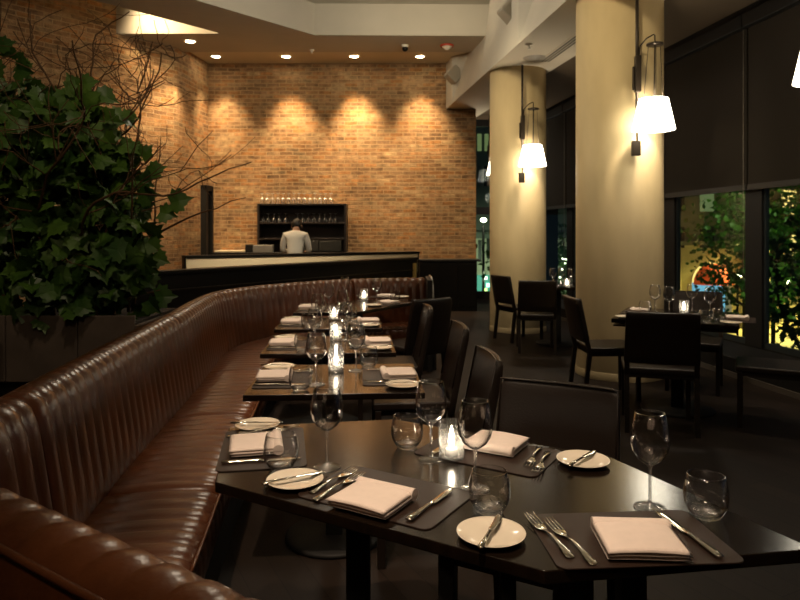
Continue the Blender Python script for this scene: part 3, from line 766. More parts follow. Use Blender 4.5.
# square table by the windows
sq = Vector((2.22,5.28,0)); sr = math.radians(-27)
t = thing('dining_table', 'square dark table between the thick column and the windows', 'table', sq, sr)
b = MB(); b.box(-.44,.44,-.44,.44,.716,.75); b.build('table_top', M['tablewood'], t, bevel=.004)
b = MB(); b.box(-.43,.43,-.43,.43,.69,.702); b.build('lower_edge', M['tablewood'], t); pedestal(t, 0, 0, .09, .28)
ws = 'on the square table by the windows'
for k, (px, py, w) in enumerate(((655,312,'nearest the thick column'),(669,315,'second from the column'),(692,311,'just behind the candle'),(710,317,'nearest the window side'))):
    put('wine', wineglass, at(px,py), 0, 'wine glass %s %s' % (w, ws), 'wine glasses by the windows', .0004)
for k, (px, py, w) in enumerate(((706,323,'in front of the wine glasses'),(719,321,'beside the napkin'),(645,313,'behind the plate'))):
    put('tumbler', tumbler, at(px,py), 0, 'clear tumbler %s %s' % (w, ws), 'tumblers by the windows', .0004)
for px, py, r, w in ((639,310,60,'on the column side'),(738,317.5,-118,'on the window side')):
    p = at(px,py,.768); p.z = .75
    put_mat(p, math.radians(r), 'brown placemat %s of the square table' % w, .34, .24, 'placemats by the windows')
    put('napkin_s', napkin, p, math.radians(r), 'folded white napkin %s of the square table' % w, 'napkins by the windows', MAT+.0004)
for px, py, w in ((625,317,'column side'),(731,323,'window side')):
    put('plate', plate, at(px,py,.756)*1, 0, 'cream bread plate on the %s of the square table' % w, 'plates by the windows'); 
for o in COL.objects:
    if o.get('group') == 'plates by the windows': o.location.z = .7504
put('candle', candle, at(684,313.5), 0, 'lit candle in a glass cylinder on the square table', 'lit candles in glass cylinders', .0004)
# table half hidden behind the thick column
t = thing('dining_table', 'dark table half hidden behind the thick column, between the two columns', 'table', (2.0,8.42,0), 0)
b = MB(); b.box(-.42,.42,-.40,.40,.716,.75); b.build('table_top', M['tablewood'], t, bevel=.004); pedestal(t, 0, 0, .09, .26)
for px, py, w in ((553,286.5,'nearest the slim column'),(562,285.5,'in the middle'),(572,286.8,'nearest the thick column')):
    put('wine', wineglass, at(px,py), 0, 'wine glass %s on the table half hidden behind the thick column' % w, 'wine glasses on the hidden table', .0004)
put('tumbler', tumbler, at(557,287), 0, 'tumbler on the table half hidden behind the thick column', None, .0004)
put('candle', candle, at(567,287), 0, 'lit candle on the table half hidden behind the thick column', 'lit candles in glass cylinders', .0004)

# ------------------------------------------------------------------ chairs
def chair(w=.45, tall=False):
    def f():
        t = thing('dining_chair', '', 'chair')   # sits at origin facing +y
        d = .44; tilt = .07
        def slab(b, x0, x1, y0, y1, z0, z1): b.box(x0,x1,y0,y1,z0,z1)
        b = MB(); R = []
        NX = 14
        zs = [.49,.50,.56,.64,.72,.80,.845,.858] if not tall else [.37,.38,.48,.60,.72,.80,.835,.852,.860]
        def yy(z): return -d/2-.015-(z-.45)*.20
        rows = []
        for z in zs:
            ins = (.012 if z > .85 or z < .495 else 0) if not tall else {.835:.004,.852:.014,.860:.030,.37:.008}.get(z, 0)
            row = []
            for k in range(NX+1):
                u = k/NX*2-1; x = (w/2-ins-(.010*(z-.5)/.36))*u
                cur = -.022*(1-u*u)
                row.append((x, yy(z)+cur-.018+ins*.6, z))
            for k in range(NX, -1, -1):
                u = k/NX*2-1; x = (w/2-ins-(.010*(z-.5)/.36))*u
                cur = -.022*(1-u*u)
                row.append((x, yy(z)+cur+.018-ins*.6, z))
            rows.append(row)
        b.rings(rows, True, True); bo = b.build('backrest', M['chair'], t)
        m = bo.modifiers.new('bevel','BEVEL'); m.width = .006; m.segments = 2; m.limit_method = 'ANGLE'; m.angle_limit = .9
        b = MB(); P = []
        for k in range(NX+1):
            u = k/NX*2-1; P.append(((w/2-.012)*u, yy(.856)-.022*(1-u*u)+.019, .855))
        P = [(P[0][0], yy(.52)+.02, .52)] + P + [(P[-1][0], yy(.52)+.02, .52)]
        b.tube(P, .004, 6); b.build('back_piping', M['chair'], t)
        b = MB(); b.box(-w/2,w/2,-d/2,d/2,.405,.45); b.build('seat', M['chair'], t, bevel=.012, seg=3)
        b = MB(); b.box(-w/2+.02,w/2-.02,-d/2+.02,d/2-.02,.375,.405); b.build('seat_rail', M['chairwood'], t)
        for sx in (-1, 1):
            x = sx*(w/2-.02)
            b = MB(); R = [[(x-.017,y_-.017,z),(x+.017,y_-.017,z),(x+.017,y_+.017,z),(x-.017,y_+.017,z)] for y_, z in ((-d/2-.05,0),(-d/2+.0,.40),(yy(.52),.52))]
            b.rings(R, False, True); b.build('rear_leg', M['chairwood'], t)
            b = MB(); b.box(x-.017,x+.017,d/2-.045,d/2-.011,0,.405); b.build('front_leg', M['chairwood'], t, bevel=.003)
        return t
    return f
def put_chair(x, y, deg, label, kind='chair', w=.45, g='dark leather dining chairs'):
    return place(kind, chair(w, kind == 'row'), (x,y,0), math.radians(deg), label, g)
# facing direction: local +y.  90 = facing -x
put_chair(.095, 2.99, 95, 'dark leather chair drawn up to the first small table behind the big table', 'row')
put_chair(.050, 3.94, 95, 'dark leather chair drawn up to the second small table behind the big table', 'row')
put_chair(-.105, 4.93, 94, 'dark leather chair drawn up to the third small table behind the big table', 'row')
put_chair(.08, 5.80, 38, 'dark chair turned towards the far six-sided table, seen from behind', 'row')
put_chair(.43, 2.13, 152, 'dark leather chair across the big table with its back facing the row of small chairs', 'row')
put_chair(1.90, 4.86, -16, 'dark chair seen squarely from behind in front of the square window table', 'wide_chair', .50)
put_chair(1.80, 5.73, -88, 'dark chair beside the thick column, facing the square window table sideways')
put_chair(2.66, 5.97, 151, 'dark chair on the far side of the square window table, behind the candle')
put_chair(2.72, 4.86, 62, 'dark chair between the square table and the windows, back cut by the photo edge')
put_chair(1.60, 8.78, -66, 'dark chair in front of the slimmer column, seen from the side')
put_chair(1.64, 7.98, -8, 'dark chair seen from behind at the table between the columns')

# ------------------------------------------------------------------ glasses on the back-bar shelves
def shelf_glass():
    t = thing('wine_glass', '', 'wine glass')
    b = MB(); b.lathe([(.030,.0),(.040,.03),(.042,.06),(.030,.095),(.006,.112)], 14); b.build('bowl', M['crystal'], t)
    b = MB(); b.lathe([(.006,.112),(.004,.12),(.004,.175),(.012,.184),(.036,.189),(.036,.192),(1e-4,.192)], 14); b.build('stem_and_foot', M['crystal'], t)
    return t
for k in range(14):
    px = 263+k*5.25; put('sg', shelf_glass, Vector(((px-400)*12.2/F, 12.12, zt+.001)), 0, 'upturned stemmed glass in the row on top of the dark shelf unit', 'upturned glasses on top of the shelf unit')
for k, px in enumerate([263.5,269,274.5,280,286.5,298,303.5,309,314.5,320,325.5,331,336]):
    put('sg', shelf_glass, Vector(((px-400)*12.2/F, 12.14, zt-.37+.0005)), 0, 'upturned stemmed glass on the upper shelf inside the dark shelf unit', 'upturned glasses inside the shelf unit')
D = 11.9
def px_box(b, x0, x1, y0, y1, d0, d1, c):
    b.box((x0-400)*d0/F-c.x, (x1-400)*d0/F-c.x, d0-c.y, d1-c.y, EYE-(y1-HZ)*d0/F-c.z, EYE-(y0-HZ)*d0/F-c.z)
c = Vector(((261-400)*D/F, D+.22, 1.066))
t = thing('cash_terminal', 'dark box with a wide grey panel standing left of the bartender', 'terminal', (c.x,c.y,1.0))
t.location.z = 1.066
b = MB(); b.box(-.30,-.17,-.16,-.02,0,.14); b.build('black_housing', M['matblack'], t, bevel=.006)
b = MB(); b.box(-.16,.20,-.16,-.05,0,.135); b.build('grey_panel', M['screen'], t, bevel=.006)

# ------------------------------------------------------------------ bartender
def skin_obj(name, verts, edges, radii, mat, parent, sub=2, root=0):
    me = bpy.data.meshes.new(name); me.from_pydata(verts, edges, []); me.materials.append(mat)
    o = bpy.data.objects.new(name, me); COL.objects.link(o); o.parent = parent
    sk = o.modifiers.new('skin', 'SKIN'); sk.use_smooth_shade = True
    for i, r in enumerate(radii):
        d = me.skin_vertices[0].data[i]; d.radius = r if isinstance(r, tuple) else (r, r); d.use_root = (i == root)
    s = o.modifiers.new('sub', 'SUBSURF'); s.levels = sub; s.render_levels = sub
    return o
man = thing('person', 'bartender in a white shirt with dark hair, back turned and head bowed behind the bar', 'person', (-1.74,10.95,0))
bx = lambda s: [(s*.11,0,.93),(s*.11,.02,.50),(s*.12,0,.09),(s*.125,.10,.035)]
V = [(0,0,.98),(0,.01,1.12),(0,.03,1.28),(0,.06,1.40),(0,.11,1.475),(0,.16,1.53),(0,.19,1.575)]
Rr = [(.12,.09),(.115,.08),(.12,.08),(.08,.05),(.050,.050),(.075,.085),(.062,.07)]
E = [(0,1),(1,2),(2,3),(3,4),(4,5),(5,6)]
for s in (-1, 1):
    i = len(V); V += [(s*.155,.05,1.37),(s*.203,.06,1.25),(s*.220,.10,1.12),(s*.16,.30,1.10),(s*.135,.36,1.10)]; Rr += [(.04,.04),.036,.034,.027,(.035,.020)]
    E += [(3,i),(i,i+1),(i+1,i+2),(i+2,i+3),(i+3,i+4)]
    for f, (fx, L) in enumerate(((-.028,.060),(-.010,.072),(.009,.068),(.026,.052))):
        j = len(V); V += [(s*.135+fx,.385,1.10),(s*.135+fx*1.1,.385+L*.6,1.095),(s*.135+fx*1.1,.385+L,1.075)]; Rr += [.009,.008,.0065]; E += [(i+4,j),(j,j+1),(j+1,j+2)]
    j = len(V); V += [(s*.10,.36,1.095),(s*.085,.39,1.085)]; Rr += [.010,.008]; E += [(i+3,j),(j,j+1)]
    i = len(V); V += bx(s); Rr += [(.085,.085),.062,.042,(.045,.03)]; E += [(0,i),(i,i+1),(i+1,i+2),(i+2,i+3)]
skin_obj('body', V, E, Rr, M['skin'], man, 2)
V = [(0,0,.99),(0,.0,1.12),(0,.025,1.28),(0,.055,1.395),(0,.09,1.455)]; Rr = [(.135,.110),(.138,.110),(.158,.115),(.130,.090),(.062,.058)]; E = [(0,1),(1,2),(2,3),(3,4)]
for s in (-1, 1):
    i = len(V); V += [(s*.160,.045,1.375),(s*.205,.055,1.25),(s*.222,.10,1.12),(s*.18,.23,1.105)]; Rr += [(.070,.070),.056,.050,.044]; E += [(3,i),(i,i+1),(i+1,i+2),(i+2,i+3)]
sh_ = skin_obj('shirt', V, E, Rr, M['shirt'], man, 2)
V = [(0,0,.97)]; Rr = [(.165,.125)]; E = []
for s in (-1, 1):
    i = len(V); V += bx(s)[:3]; Rr += [(.10,.10),.078,.062]; E += [(0,i),(i,i+1),(i+1,i+2)]
skin_obj('trousers', V, E, Rr, M['trousers'], man, 2)
b = MB(); b.lathe([(1e-4,.118),(.05,.108),(.082,.07),(.092,.02),(.086,-.03),(.06,-.065),(1e-4,-.07)], 20); b.xform(Matrix.Translation((0,.165,1.545)) @ Matrix.Rotation(-.5, 4, 'X')); hair = b.build('hair', M['hair'], man)
b = MB()
for s in (-1, 1): b.lathe([(1e-4,-.028),(.010,-.018),(.014,0),(.010,.018),(1e-4,.028)], 10, (s*.085,.19,1.525))
b.lathe([(1e-4,-.02),(.012,-.01),(.010,.01),(1e-4,.022)], 10, (0,.262,1.515))
b.build('ears_and_nose', M['skin'], man)

# ------------------------------------------------------------------ planter with maple-like foliage
pl = thing('planter', 'long weathered grey-brown planter box behind the banquette', 'planter', (-2.75,4.75,0))
b = MB(); b.box(-1.6,1.03,-.45,.45,.43,.80); b.build('planter_box', M['planter'], pl, bevel=.006)
for x in (-1.6,-.72,-.30+.01,.37):
    pass
for x0, x1 in ((-1.6,-.735),(-.725,.185),(.195,.655),(.665,1.03)):
    b = MB(); b.box(x0,x1,-.472,-.452,.44,.87); b.build('front_board', M['planter'], pl, bevel=.004)
b = MB(); b.box(-1.55,.98,-.40,.40,0,.43); b.build('plinth', M['matblack'], pl)
b = MB(); b.box(-1.58,1.0,-.42,.43,.78,.82); b.build('soil', M['soil'], pl)
def leaf_shape():
    P = [(0,0),(.20,-.05),(.40,-.10),(.40,.08),(.62,.22),(.50,.34),(.55,.58),(.34,.56),(.26,.72),(.14,.74),(0,1.0)]
    L = [( -x, y) for x, y in P[1:-1]][::-1]
    return P + L
LS = leaf_shape()
def add_leaf(b, p, size, d, up, fold, rnd):
    d = d.normalized(); n = (up - d*up.dot(d)); 
    if n.length < 1e-3: n = d.orthogonal()
    n.normalize(); s = d.cross(n)
    vs = []
    for x, y in LS:
        vs.append(p + s*x*size*1.0 + d*y*size + n*(abs(x)*fold*size - (y*y)*.25*size))
    c = p + d*.38*size - n*.03*size; vs.append(c); k = len(vs)-1
    b.add(vs, [(i,(i+1)%len(LS),k) for i in range(len(LS))], False)
def rdir(r, up=.2):
    while True:
        v = Vector((r.uniform(-1,1),r.uniform(-1,1),r.uniform(-1,1)))
        if .1 < v.length < 1: v.normalize(); v.z += up; return v.normalized()
def wiggle(r, p, d, n, step, curl, grav=0):
    P = [p.copy()]; ax = rdir(r, 0)
    for i in range(n):
        if r.random() < .35: ax = (ax + rdir(r, 0)*.9).normalized()
        d = (Matrix.Rotation(r.gauss(.0, curl)+curl*.35, 3, ax) @ d); d.z += grav; d.normalize()
        p = p + d*step; P.append(p.copy())
    return P
r = random.Random(11)
fol = thing('leafy_shrub', 'bushy dark green shrub with large lobed maple-like leaves growing in the planter', 'plant', (-2.5,4.75,.80))
fo = Vector((-2.5,4.75,.80)); b = MB(); bb = MB()
blobs = [((-2.75,4.7,1.75),(.75,.42,.72),260),((-2.25,4.65,1.55),(.50,.38,.72),220),((-2.95,4.7,2.35),(.45,.35,.35),110),((-2.25,4.6,2.05),(.42,.32,.38),110),((-2.35,4.5,1.05),(.70,.30,.32),120),((-2.02,4.55,1.28),(.32,.30,.38),70),((-2.95,4.5,1.15),(.45,.30,.30),60)]
for c, rad, n in blobs:
    c = Vector(c); n = int(n*1.45)
    for k in range(n):
        v = rdir(r, 0); q = (r.random())**.4
        p = c + Vector((v.x*rad[0], v.y*rad[1], v.z*rad[2]))*q
        d = (v*.5 + rdir(r, 0)*.9 + Vector((0,-.15,-.30))).normalized()
        add_leaf(b, p-fo, r.uniform(.10,.17), d, Vector((r.uniform(-1,1), -.9, r.uniform(-.3,1.1))), r.uniform(-.1,.35), r)
for px, py, d_, sz, rot in ((175,196,4.6,.16,.3),(164,205,4.6,.13,-.2),(158,250,4.5,.12,-.3),(160,290,4.5,.15,.1),(85,78,4.5,.13,.3),(95,86,4.5,.12,-1.4),(152,235,4.5,.12,-.6),(110,322,4.3,.11,-1.5),(92,318,4.3,.10,-1.3),(4,40,4.6,.12,.4),(155,165,4.6,.12,.4),(146,150,4.6,.12,.9)):
    p = atd(px, py, d_); add_leaf(b, p-fo-Vector((.03,0,.05)), sz, Vector((math.cos(rot),-.15,math.sin(rot))), Vector((0,-1,.25)), .15, r)
    bb.tube([p-fo, p-fo+Vector((-.2,.05,-.05)), p-fo+Vector((-.45,.1,-.15))], .004, 5)
for k in range(16):
    p0 = Vector((r.uniform(-.7,.55), r.uniform(-.2,.25), -.02)); P = wiggle(r, p0, Vector((r.uniform(-.3,.3),r.uniform(-.2,.1),1)), 12, .12, .16)
    bb.tube(P, [.014-.0009*i for i in range(len(P))], 6)
b.build('foliage', M['leaf'], fol); bb.build('stems', M['twig'], fol)
# curly willow branches rising out of the planter
r = random.Random(23)
wi = Vector((-2.4,4.95,.80))
wt = thing('willow_branches', 'tall bare curly willow branches rising above the leafy shrub against the brick', 'branches', wi)
mains = [(-.95,.0),(-.7,.1),(-.5,-.05),(-.3,.1),(-.15,0),(0,.1),(.12,-.05),(.22,.1),(.32,0),(.42,.1),(-.85,.2),(-.6,.25),(.05,.25),(-.4,.25)]
mains = [(-1.0,0),(-.9,.15),(-.8,0),(-.7,.1),(-.6,-.05),(-.5,.1),(-.4,.2),(-.3,0),(-.2,.1),(-.1,.2),(0,0),(.1,.1),(-.65,.25),(-.25,.25),(-.45,.3)]
for k, (x, y) in enumerate(mains):
    b = MB(); p0 = Vector((x*.8, y*.5, -.02)); P = wiggle(r, p0, Vector((.16+.22*x, 0, 1)), 34, .075, .36, .11)
    rad = [max(.004, .016-.00036*i) for i in range(len(P))]; b.tube(P, rad, 6)
    for q in range(9):
        i = r.randint(11, 30); d = (P[i+1 if i < 34 else i]-P[i-1]).normalized() + rdir(r, .25)*.9
        Q = wiggle(r, P[i], d.normalized(), r.randint(8, 14), .055, .48, .05); b.tube(Q, [max(.0028, rad[i]*.6-.0003*j) for j in range(len(Q))], 5)
        for q2 in range(2):
            j = r.randint(3, len(Q)-3); d = (Q[j+1]-Q[j]).normalized()+rdir(r, .2)
            Q2 = wiggle(r, Q[j], d.normalized(), 7, .05, .38, .04); b.tube(Q2, .0026, 4)
    b.build('branch', M['twig'], wt)
# small framed stand at the left edge
p = atd(-2, 350, 4.1)
t = thing('picture_frame', 'thin pale-edged black frame just inside the left edge beside the planter', 'frame', p)
b = MB(); b.box(-.16,0,-.01,.02,-.11,.11); b.build('backing', M['matblack'], t)
b = MB()
for a in ((-.16,.012,-.02,-.012,-.112,-.10),(-.16,.012,-.02,-.012,.10,.112),(.004,.014,-.02,-.012,-.11,.11)): b.box(*a)
b.build('pale_edge', pbr('pale_frame_edge', (.7,.65,.55), .3), t)
b = MB(); b.box(-.09,-.07,.0,.02,-p.z,-.10); b.build('post', M['matblack'], t)

# ------------------------------------------------------------------ the street outside
GZ = -4.0
b = MB(); b.box(-8, 70, 14.8, 90, GZ-.2, GZ); b.box(6.2, 70, -5, 14.8, GZ-.2, GZ); g = struct(b.build('ground_outside', pbr('street_paving', (.40,.32,.18), .55, noise=.5, nscale=.25)))
stone = pbr('lit_limestone', (.50,.43,.26), .8, noise=.3, nscale=.8)  # lamplight around the doorway put into this stone's colour
stoned = pbr('shaded_limestone', (.13,.14,.11), .8, noise=.3, nscale=.6)  # same stone made darker, night shade put into its colour
gw = emis('lit_window_glow', (1,.62,.18), .8); gw2 = emis('pale_lit_window', (.55,.62,.25), .12); cyan = emis('blue_shop_glow', (.25,.55,.75), .45)
dk = pbr('dark_window_pane', (.02,.025,.02), .2)
Y0 = 38.0; cx = (712-400)*Y0/F
t = thing('corner_building', 'stone building across the street with a glowing arched doorway and red canopy', 'building', (cx,Y0,GZ))
b = MB()
def arch_face(b, cx_, w, zs, x0, x1, z0, z1, y, th):
    """wall with an arched opening"""
    n = 16; arc = [(cx_+w*math.cos(PI*k/n), zs+w*math.sin(PI*k/n)) for k in range(n+1)]
    for k in range(n):
        (xa, za), (xb, zb) = arc[k], arc[k+1]
        for yy_ in (y, y+th): b.add([(xa,yy_,za),(xb,yy_,zb),(xb,yy_,z1),(xa,yy_,z1)], [(0,1,2,3)])
        b.add([(xa,y,za),(xb,y,zb),(xb,y+th,zb),(xa,y+th,za)], [(0,1,2,3)])
    b.box(x0,cx_-w,y,y+th,z0,z1); b.box(cx_+w,x1,y,y+th,z0,z1)
arch_face(b, 0, 1.15, 2.65, -2.3, 2.6, 0, 4.8, 0, .8)
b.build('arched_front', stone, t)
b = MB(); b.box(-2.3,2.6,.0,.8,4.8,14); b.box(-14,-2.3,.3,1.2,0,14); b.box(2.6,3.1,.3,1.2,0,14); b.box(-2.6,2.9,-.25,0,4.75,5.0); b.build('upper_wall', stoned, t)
b = MB(); b.box(-1.1,1.1,.7,.75,0,2.55); b.build('doorway_glow', cyan, t)
b = MB(); b.box(-1.15,1.15,.76,.80,2.55,3.8); b.build('fanlight', gw, t)
b = MB(); n = 10
R = [[(1.1*math.cos(PI*k/n), -.05-.9*math.sin(PI*k/n)*math.sin(PI*j/8), 2.50+1.20*math.sin(PI*k/n)*math.cos(PI*j/8)) for k in range(n+1)] for j in range(5)]
b.rings(R, True, False, closed=False); b.build('red_canopy', pbr('red_awning', (.55,.05,.02), .7, emit=(1,.12,.02), estr=.12), t)  # glow put into the canopy's own emission, it is no lamp
for k, (x, z, m) in enumerate(((-2.0,7.3,dk),(-.3,7.3,gw2),(1.4,7.3,dk),(-.3,5.2,dk),(1.4,5.2,dk),(-2,5.2,dk))):
    b = MB(); b.box(x-.4,x+.4,-.04,.02,z-.6,z+.6); b.build('window', m, t)
for x in (-2.1,1.75,2.35,3.0):
    b = MB(); b.tube([(x,-.25,0),(x,-.25,4.7)], .20, 14); b.build('pillar', stone, t)
for x0, x1 in ((2.65,3.0),(-3.6,-2.8)):
    b = MB(); b.box(x0,x1,.2,.28,.3,3.2); b.build('lit_opening', gw, t)
t = thing('distant_building', 'dim stone building far beyond the lit street behind the right window', 'building', (36,60,GZ))
b = MB(); b.box(-9,16,0,2,0,18); b.build('wall', stoned, t)
for k in range(5):
    for zz in (3.2, 7.2):
        b = MB(); b.box(-7.5+k*3.1,-6.2+k*3.1,-.06,.02,zz,zz+2.2); b.build('window', gw if (k+int(zz)) % 2 else dk, t)
# building seen past the end of the brick wall
Y1 = 30.0; c1 = (483-400)*Y1/F
t = thing('pale_building', 'pale building with shuttered windows seen between the brick wall and the slim column', 'building', (c1,Y1,GZ))
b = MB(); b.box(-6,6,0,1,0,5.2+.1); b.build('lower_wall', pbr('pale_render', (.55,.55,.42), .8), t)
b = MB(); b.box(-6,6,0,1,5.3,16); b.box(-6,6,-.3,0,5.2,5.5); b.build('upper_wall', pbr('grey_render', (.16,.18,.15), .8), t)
def pz(py): return EYE-(py-HZ)*Y1/F-GZ
def bxp(x0, x1, y0, y1, name, m, out=.05):
    b = MB(); b.box((x0-483)*Y1/F,(x1-483)*Y1/F,-out,0,pz(y1),pz(y0)); b.build(name, m, t)
for x0, x1, y0, y1, nme, m in ((477.3,481.5,134,151,'window',gw2),(484.5,489,134,151,'window',gw2),(477.5,481.5,166,186,'window',pbr('dim_pane',(.10,.12,.11),.4)),(484,489,166,186,'window',dk),
      (478,481.5,240,262,'window',dk),(486.5,490,238,258,'window',dk)): bxp(x0,x1,y0,y1,nme,m)
bxp(470,500,275,292,'shopfront',pbr('teal_shopfront',(.05,.22,.17),.5,emit=(.1,.5,.38),estr=.25))
bxp(484.5,487,276.5,279.5,'shop_lamp',emis('shop_lamp_glow',(.9,1,.7),4)); bxp(486,489.5,283,287,'shop_lamp',emis('shop_lamp_cyan',(.5,1,.9),2.5)); bxp(483.5,487,288,291,'shop_lamp',emis('shop_lamp_yellow',(.8,.9,.2),2.5))
def street_lamp(x, y, z, label, col=(1,.85,.5), s=18, rr=.16, arm=.0):
    t = thing('street_lamp', label, 'street lamp', (x,y,GZ), 0, 'lit street lamps outside')
    b = MB(); b.tube([(0,.05,0),(0,.05,z-GZ-.2)], .05, 8); b.build('lamp_post', M['matblack'], t)
    b = MB(); b.lathe([(1e-4,-.8*rr),(.8*rr,-.6*rr),(1.2*rr,0),(.8*rr,.6*rr),(1e-4,.8*rr)], 14, (0,0,z-GZ)); b.build('lamp_globe', emis('street_lamp_glow', col, s), t)
p = atd(483.5,220,24); street_lamp(p.x,p.y,p.z,'bright street lamp in the gap beside the brick wall',(1,.9,.6),10,.10)
for k, (px, py, d, l) in enumerate(((773,258,26,'street lamp shining through the tree in the right window, upper'),(775,273,31,'street lamp shining through the tree in the right window, lower'),(788,282,36,'street lamp low behind the tree in the right window'),(738,276,30,'street lamp beside the mullion left of the right window'))):
    p = atd(px,py,d); street_lamp(p.x,p.y,p.z,l,(1,.9,.45),12,.13)
r = random.Random(5)
def tree(x, y, h, cr, n, ls, label, lean=0, cz=None):
    t = thing('street_tree', label, 'tree', (x,y,GZ), 0, 'trees outside the windows'); b = MB(); tips = []
    P = wiggle(r, Vector((0,0,0)), Vector((lean,0,1)), 10, h*.07, .06); b.tube(P, [.13-.006*i for i in range(len(P))], 8)
    for k in range(9):
        i = r.randint(5, 10); Q = wiggle(r, P[i], rdir(r, .7), 10, cr*.11, .16, .03); b.tube(Q, [.05-.004*j for j in range(len(Q))], 6); tips += Q[3:]
    b.build('trunk', M['twig'], t); b = MB()
    for k in range(n):
        c = r.choice(tips) + rdir(r, 0)*r.uniform(0, cr*.36)
        add_leaf(b, c, ls*r.uniform(.7,1.3), rdir(r, -.3), rdir(r, .5), .15, r)
    b.build('foliage', M['leaf'], t)
tree(8.3,13.6,5.4,2.7,1900,.125,'leafy tree close outside the right window, trunk leaning at its edge',.10)
tree(11.0,20.0,8.2,3.6,2200,.14,'leafy tree outside the window with the arched doorway view')
tree(14.5,22.0,7.5,3.4,1400,.16,'leafy tree farther off behind the right window')
tree(13.6,26.0,7.2,3.6,2200,.17,'spreading tree whose leaves cover the upper part of the arched doorway view')
tree(5.4,20.5,6.0,2.6,1300,.14,'dim tree seen in the window between the two columns')
# string of small lights in the window between the columns
r = random.Random(9)
t = thing('string_lights', 'small sparkling tree lights seen low in the window between the two columns', 'string lights', (5.0,19,GZ))
b = MB(); P = []
for k in range(26):
    px = 549+r.random()*28; py = 258+r.random()*30; p = atd(px,py,19.0+r.random()*.6)-Vector((5.0,19,GZ)); P.append(p)
    b.lathe([(1e-4,-.03),(.03,0),(1e-4,.03)], 6, p)
b.build('bulbs', emis('string_bulb_glow', (1,.95,.65), 5), t)
b = MB(); b.tube(sorted(P, key=lambda v: v.x), .006, 4); b.build('wire', M['matblack'], t)

# ------------------------------------------------------------------ light
def K(name, typ, loc, energy, col, target=None, **kw):
    l = bpy.data.lights.new(name, typ); l.energy = energy; l.color = col
    for k, v in kw.items(): setattr(l, k, v)
    o = bpy.data.objects.new(name, l); COL.objects.link(o); o.location = loc
    if target is not None: o.rotation_euler = (Vector(target)-Vector(loc)).to_track_quat('-Z','Y').to_euler()
    return o
WARM = (1,.71,.40); WARM2 = (1,.80,.58); PEACH = (1,.75,.53)
for i, p in enumerate(DL):
    x, y, z = p
    if i == 0:
        K('downlight_beam','SPOT',(x,y,z-.03),150,WARM,(x-.3,y+.35,0),spot_size=math.radians(76),spot_blend=.7,shadow_soft_size=.04)
    else:
        K('downlight_beam','SPOT',(x,y,z-.03),[0,90,120,150,130][i],WARM,(x+.06,y+.55,2.3),spot_size=math.radians(64),spot_blend=1,shadow_soft_size=.09)
        K('downlight_spill','SPOT',(x,y,z-.04),[0,110,190,250,180][i],WARM,(x+.12,y+.5,1.4),spot_size=math.radians(66),spot_blend=1,shadow_soft_size=.04)
K('cove_lamp','SPOT',(-3.9,9.75,4.98),70,WARM,(-3.6,10.4,4.6),spot_size=math.radians(120),spot_blend=.8,shadow_soft_size=.08)
K('left_wall_wash','SPOT',(-3.7,9.3,5.0),640,WARM,(-4.0,10.9,2.9),spot_size=math.radians(85),spot_blend=.8,shadow_soft_size=.08)
K('left_wall_wash','SPOT',(-4.6,7.9,5.0),170,WARM,(-5.4,9.2,3.0),spot_size=math.radians(80),spot_blend=.9,shadow_soft_size=.08)
for (x, y, tx, ty, e) in ((-.5,.3,.10,1.75,270),(-.6,1.5,-.3,3.0,190),(-.6,2.4,-.4,3.9,175),(-.6,3.3,-.5,4.8,160),(-.5,4.6,-.3,6.1,140)):
    K('table_spot','SPOT',(x,y,4.95),e,PEACH,(tx,ty,.75),spot_size=math.radians(26),spot_blend=.9,shadow_soft_size=.05)
K('window_table_spot','SPOT',(2.2,4.3,3.70),7,PEACH,(2.3,5.3,.75),spot_size=math.radians(50),spot_blend=.9,shadow_soft_size=.04)
K('shrub_spot','SPOT',(-1.2,2.2,4.9),66,PEACH,(-2.4,4.8,1.6),spot_size=math.radians(46),spot_blend=1,shadow_soft_size=.1)
K('bar_spot','SPOT',(-.9,5.8,4.9),420,(1,.80,.52),(-1.7,9.0,1.0),spot_size=math.radians(36),spot_blend=1,shadow_soft_size=.1)
K('fascia_spot','SPOT',(.9,8.2,4.3),46,(1,.80,.52),(.4,10.5,4.9),spot_size=math.radians(90),spot_blend=1,shadow_soft_size=.1)
K('tray_fill','POINT',(-.6,7.6,4.35),52,(1,.86,.66),shadow_soft_size=.25)  # added fill that brightens the tray ceiling, no fixture hangs here
K('rear_fill','POINT',(-.2,-.9,3.9),32,(1,.76,.52),shadow_soft_size=.2)  # unseen fill added behind the camera to brighten front faces
K('tray_fill','POINT',(-.4,3.0,4.4),4,(1,.78,.48),shadow_soft_size=.25)  # weak ambient fill added over the tables, without any fitting
K('column_spot','SPOT',(.5,4.0,4.6),120,(1,.82,.52),(2.1,7.0,2.6),spot_size=math.radians(48),spot_blend=1,shadow_soft_size=.1)
K('column_spot','SPOT',(.2,6.6,4.5),120,(1,.82,.52),(1.7,9.6,2.4),spot_size=math.radians(48),spot_blend=1,shadow_soft_size=.1)
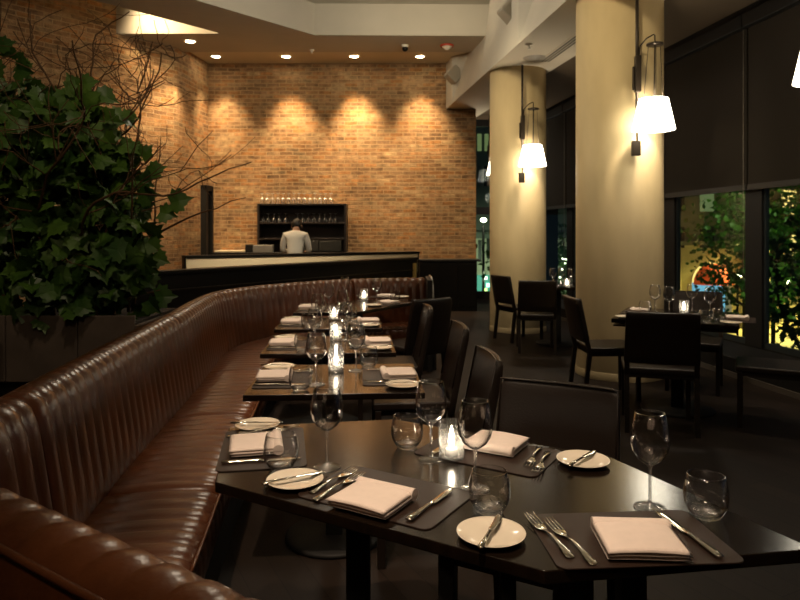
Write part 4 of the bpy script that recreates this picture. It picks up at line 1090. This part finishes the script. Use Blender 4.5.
for o in [o for o in COL.objects if o.get('category') == 'wall lamp']:
    K('sconce_bulb','POINT',o.location+Vector((0,0,.20)),11,WARM2,shadow_soft_size=.05)
# street
K('street_glow','SPOT',(24,46,4),9000,(1,.72,.20),(27,48,-4),spot_size=math.radians(100),spot_blend=.6,shadow_soft_size=.4)
K('street_glow','SPOT',(22,37,3),7000,(1,.72,.20),(22,38,-4),spot_size=math.radians(120),spot_blend=.6,shadow_soft_size=.4)
K('door_glow','POINT',(cx,35.6,-2.0),60,(1,.62,.15),shadow_soft_size=.3)
K('door_glow','POINT',(cx+3.0,35.8,-2.6),50,(1,.72,.2),shadow_soft_size=.3)
K('park_glow','SPOT',(6.0,14.0,1.5),110,(.75,1,.45),(10,18,1.0),spot_size=math.radians(80),spot_blend=.9,shadow_soft_size=.3)
K('park_glow','SPOT',(9.0,17.0,3.5),420,(.8,1,.42),(13.2,26,1),spot_size=math.radians(50),spot_blend=.9,shadow_soft_size=.3)
K('park_glow','SPOT',(9.0,15.0,-1),110,(.85,1,.4),(11.5,21,1),spot_size=math.radians(80),spot_blend=.9,shadow_soft_size=.3)
K('lane_glow','SPOT',(3.2,24,0),420,(.95,1,.65),(3.8,30,-2.5),spot_size=math.radians(110),spot_blend=.9,shadow_soft_size=.3)
K('park_glow','SPOT',(4.2,17,0),30,(.75,1,.6),(5.2,21,-.5),spot_size=math.radians(90),spot_blend=.9,shadow_soft_size=.3)
w = bpy.data.worlds.new('night'); SC.world = w; w.use_nodes = True
w.node_tree.nodes['Background'].inputs[0].default_value = (.010,.013,.018,1); w.node_tree.nodes['Background'].inputs[1].default_value = 1

SC.view_settings.view_transform = 'Standard'; SC.view_settings.look = 'None'
SC.view_settings.exposure = 1.12; SC.view_settings.gamma = 1; SC.view_settings.use_curve_mapping = False
SC.cycles.use_denoising = True
SC.cycles.max_bounces = 12; SC.cycles.transparent_max_bounces = 32; SC.cycles.transmission_bounces = 10; SC.cycles.diffuse_bounces = 4
SC.cycles.caustics_refractive = False; SC.cycles.caustics_reflective = False
SC.cycles.sample_clamp_indirect = 4
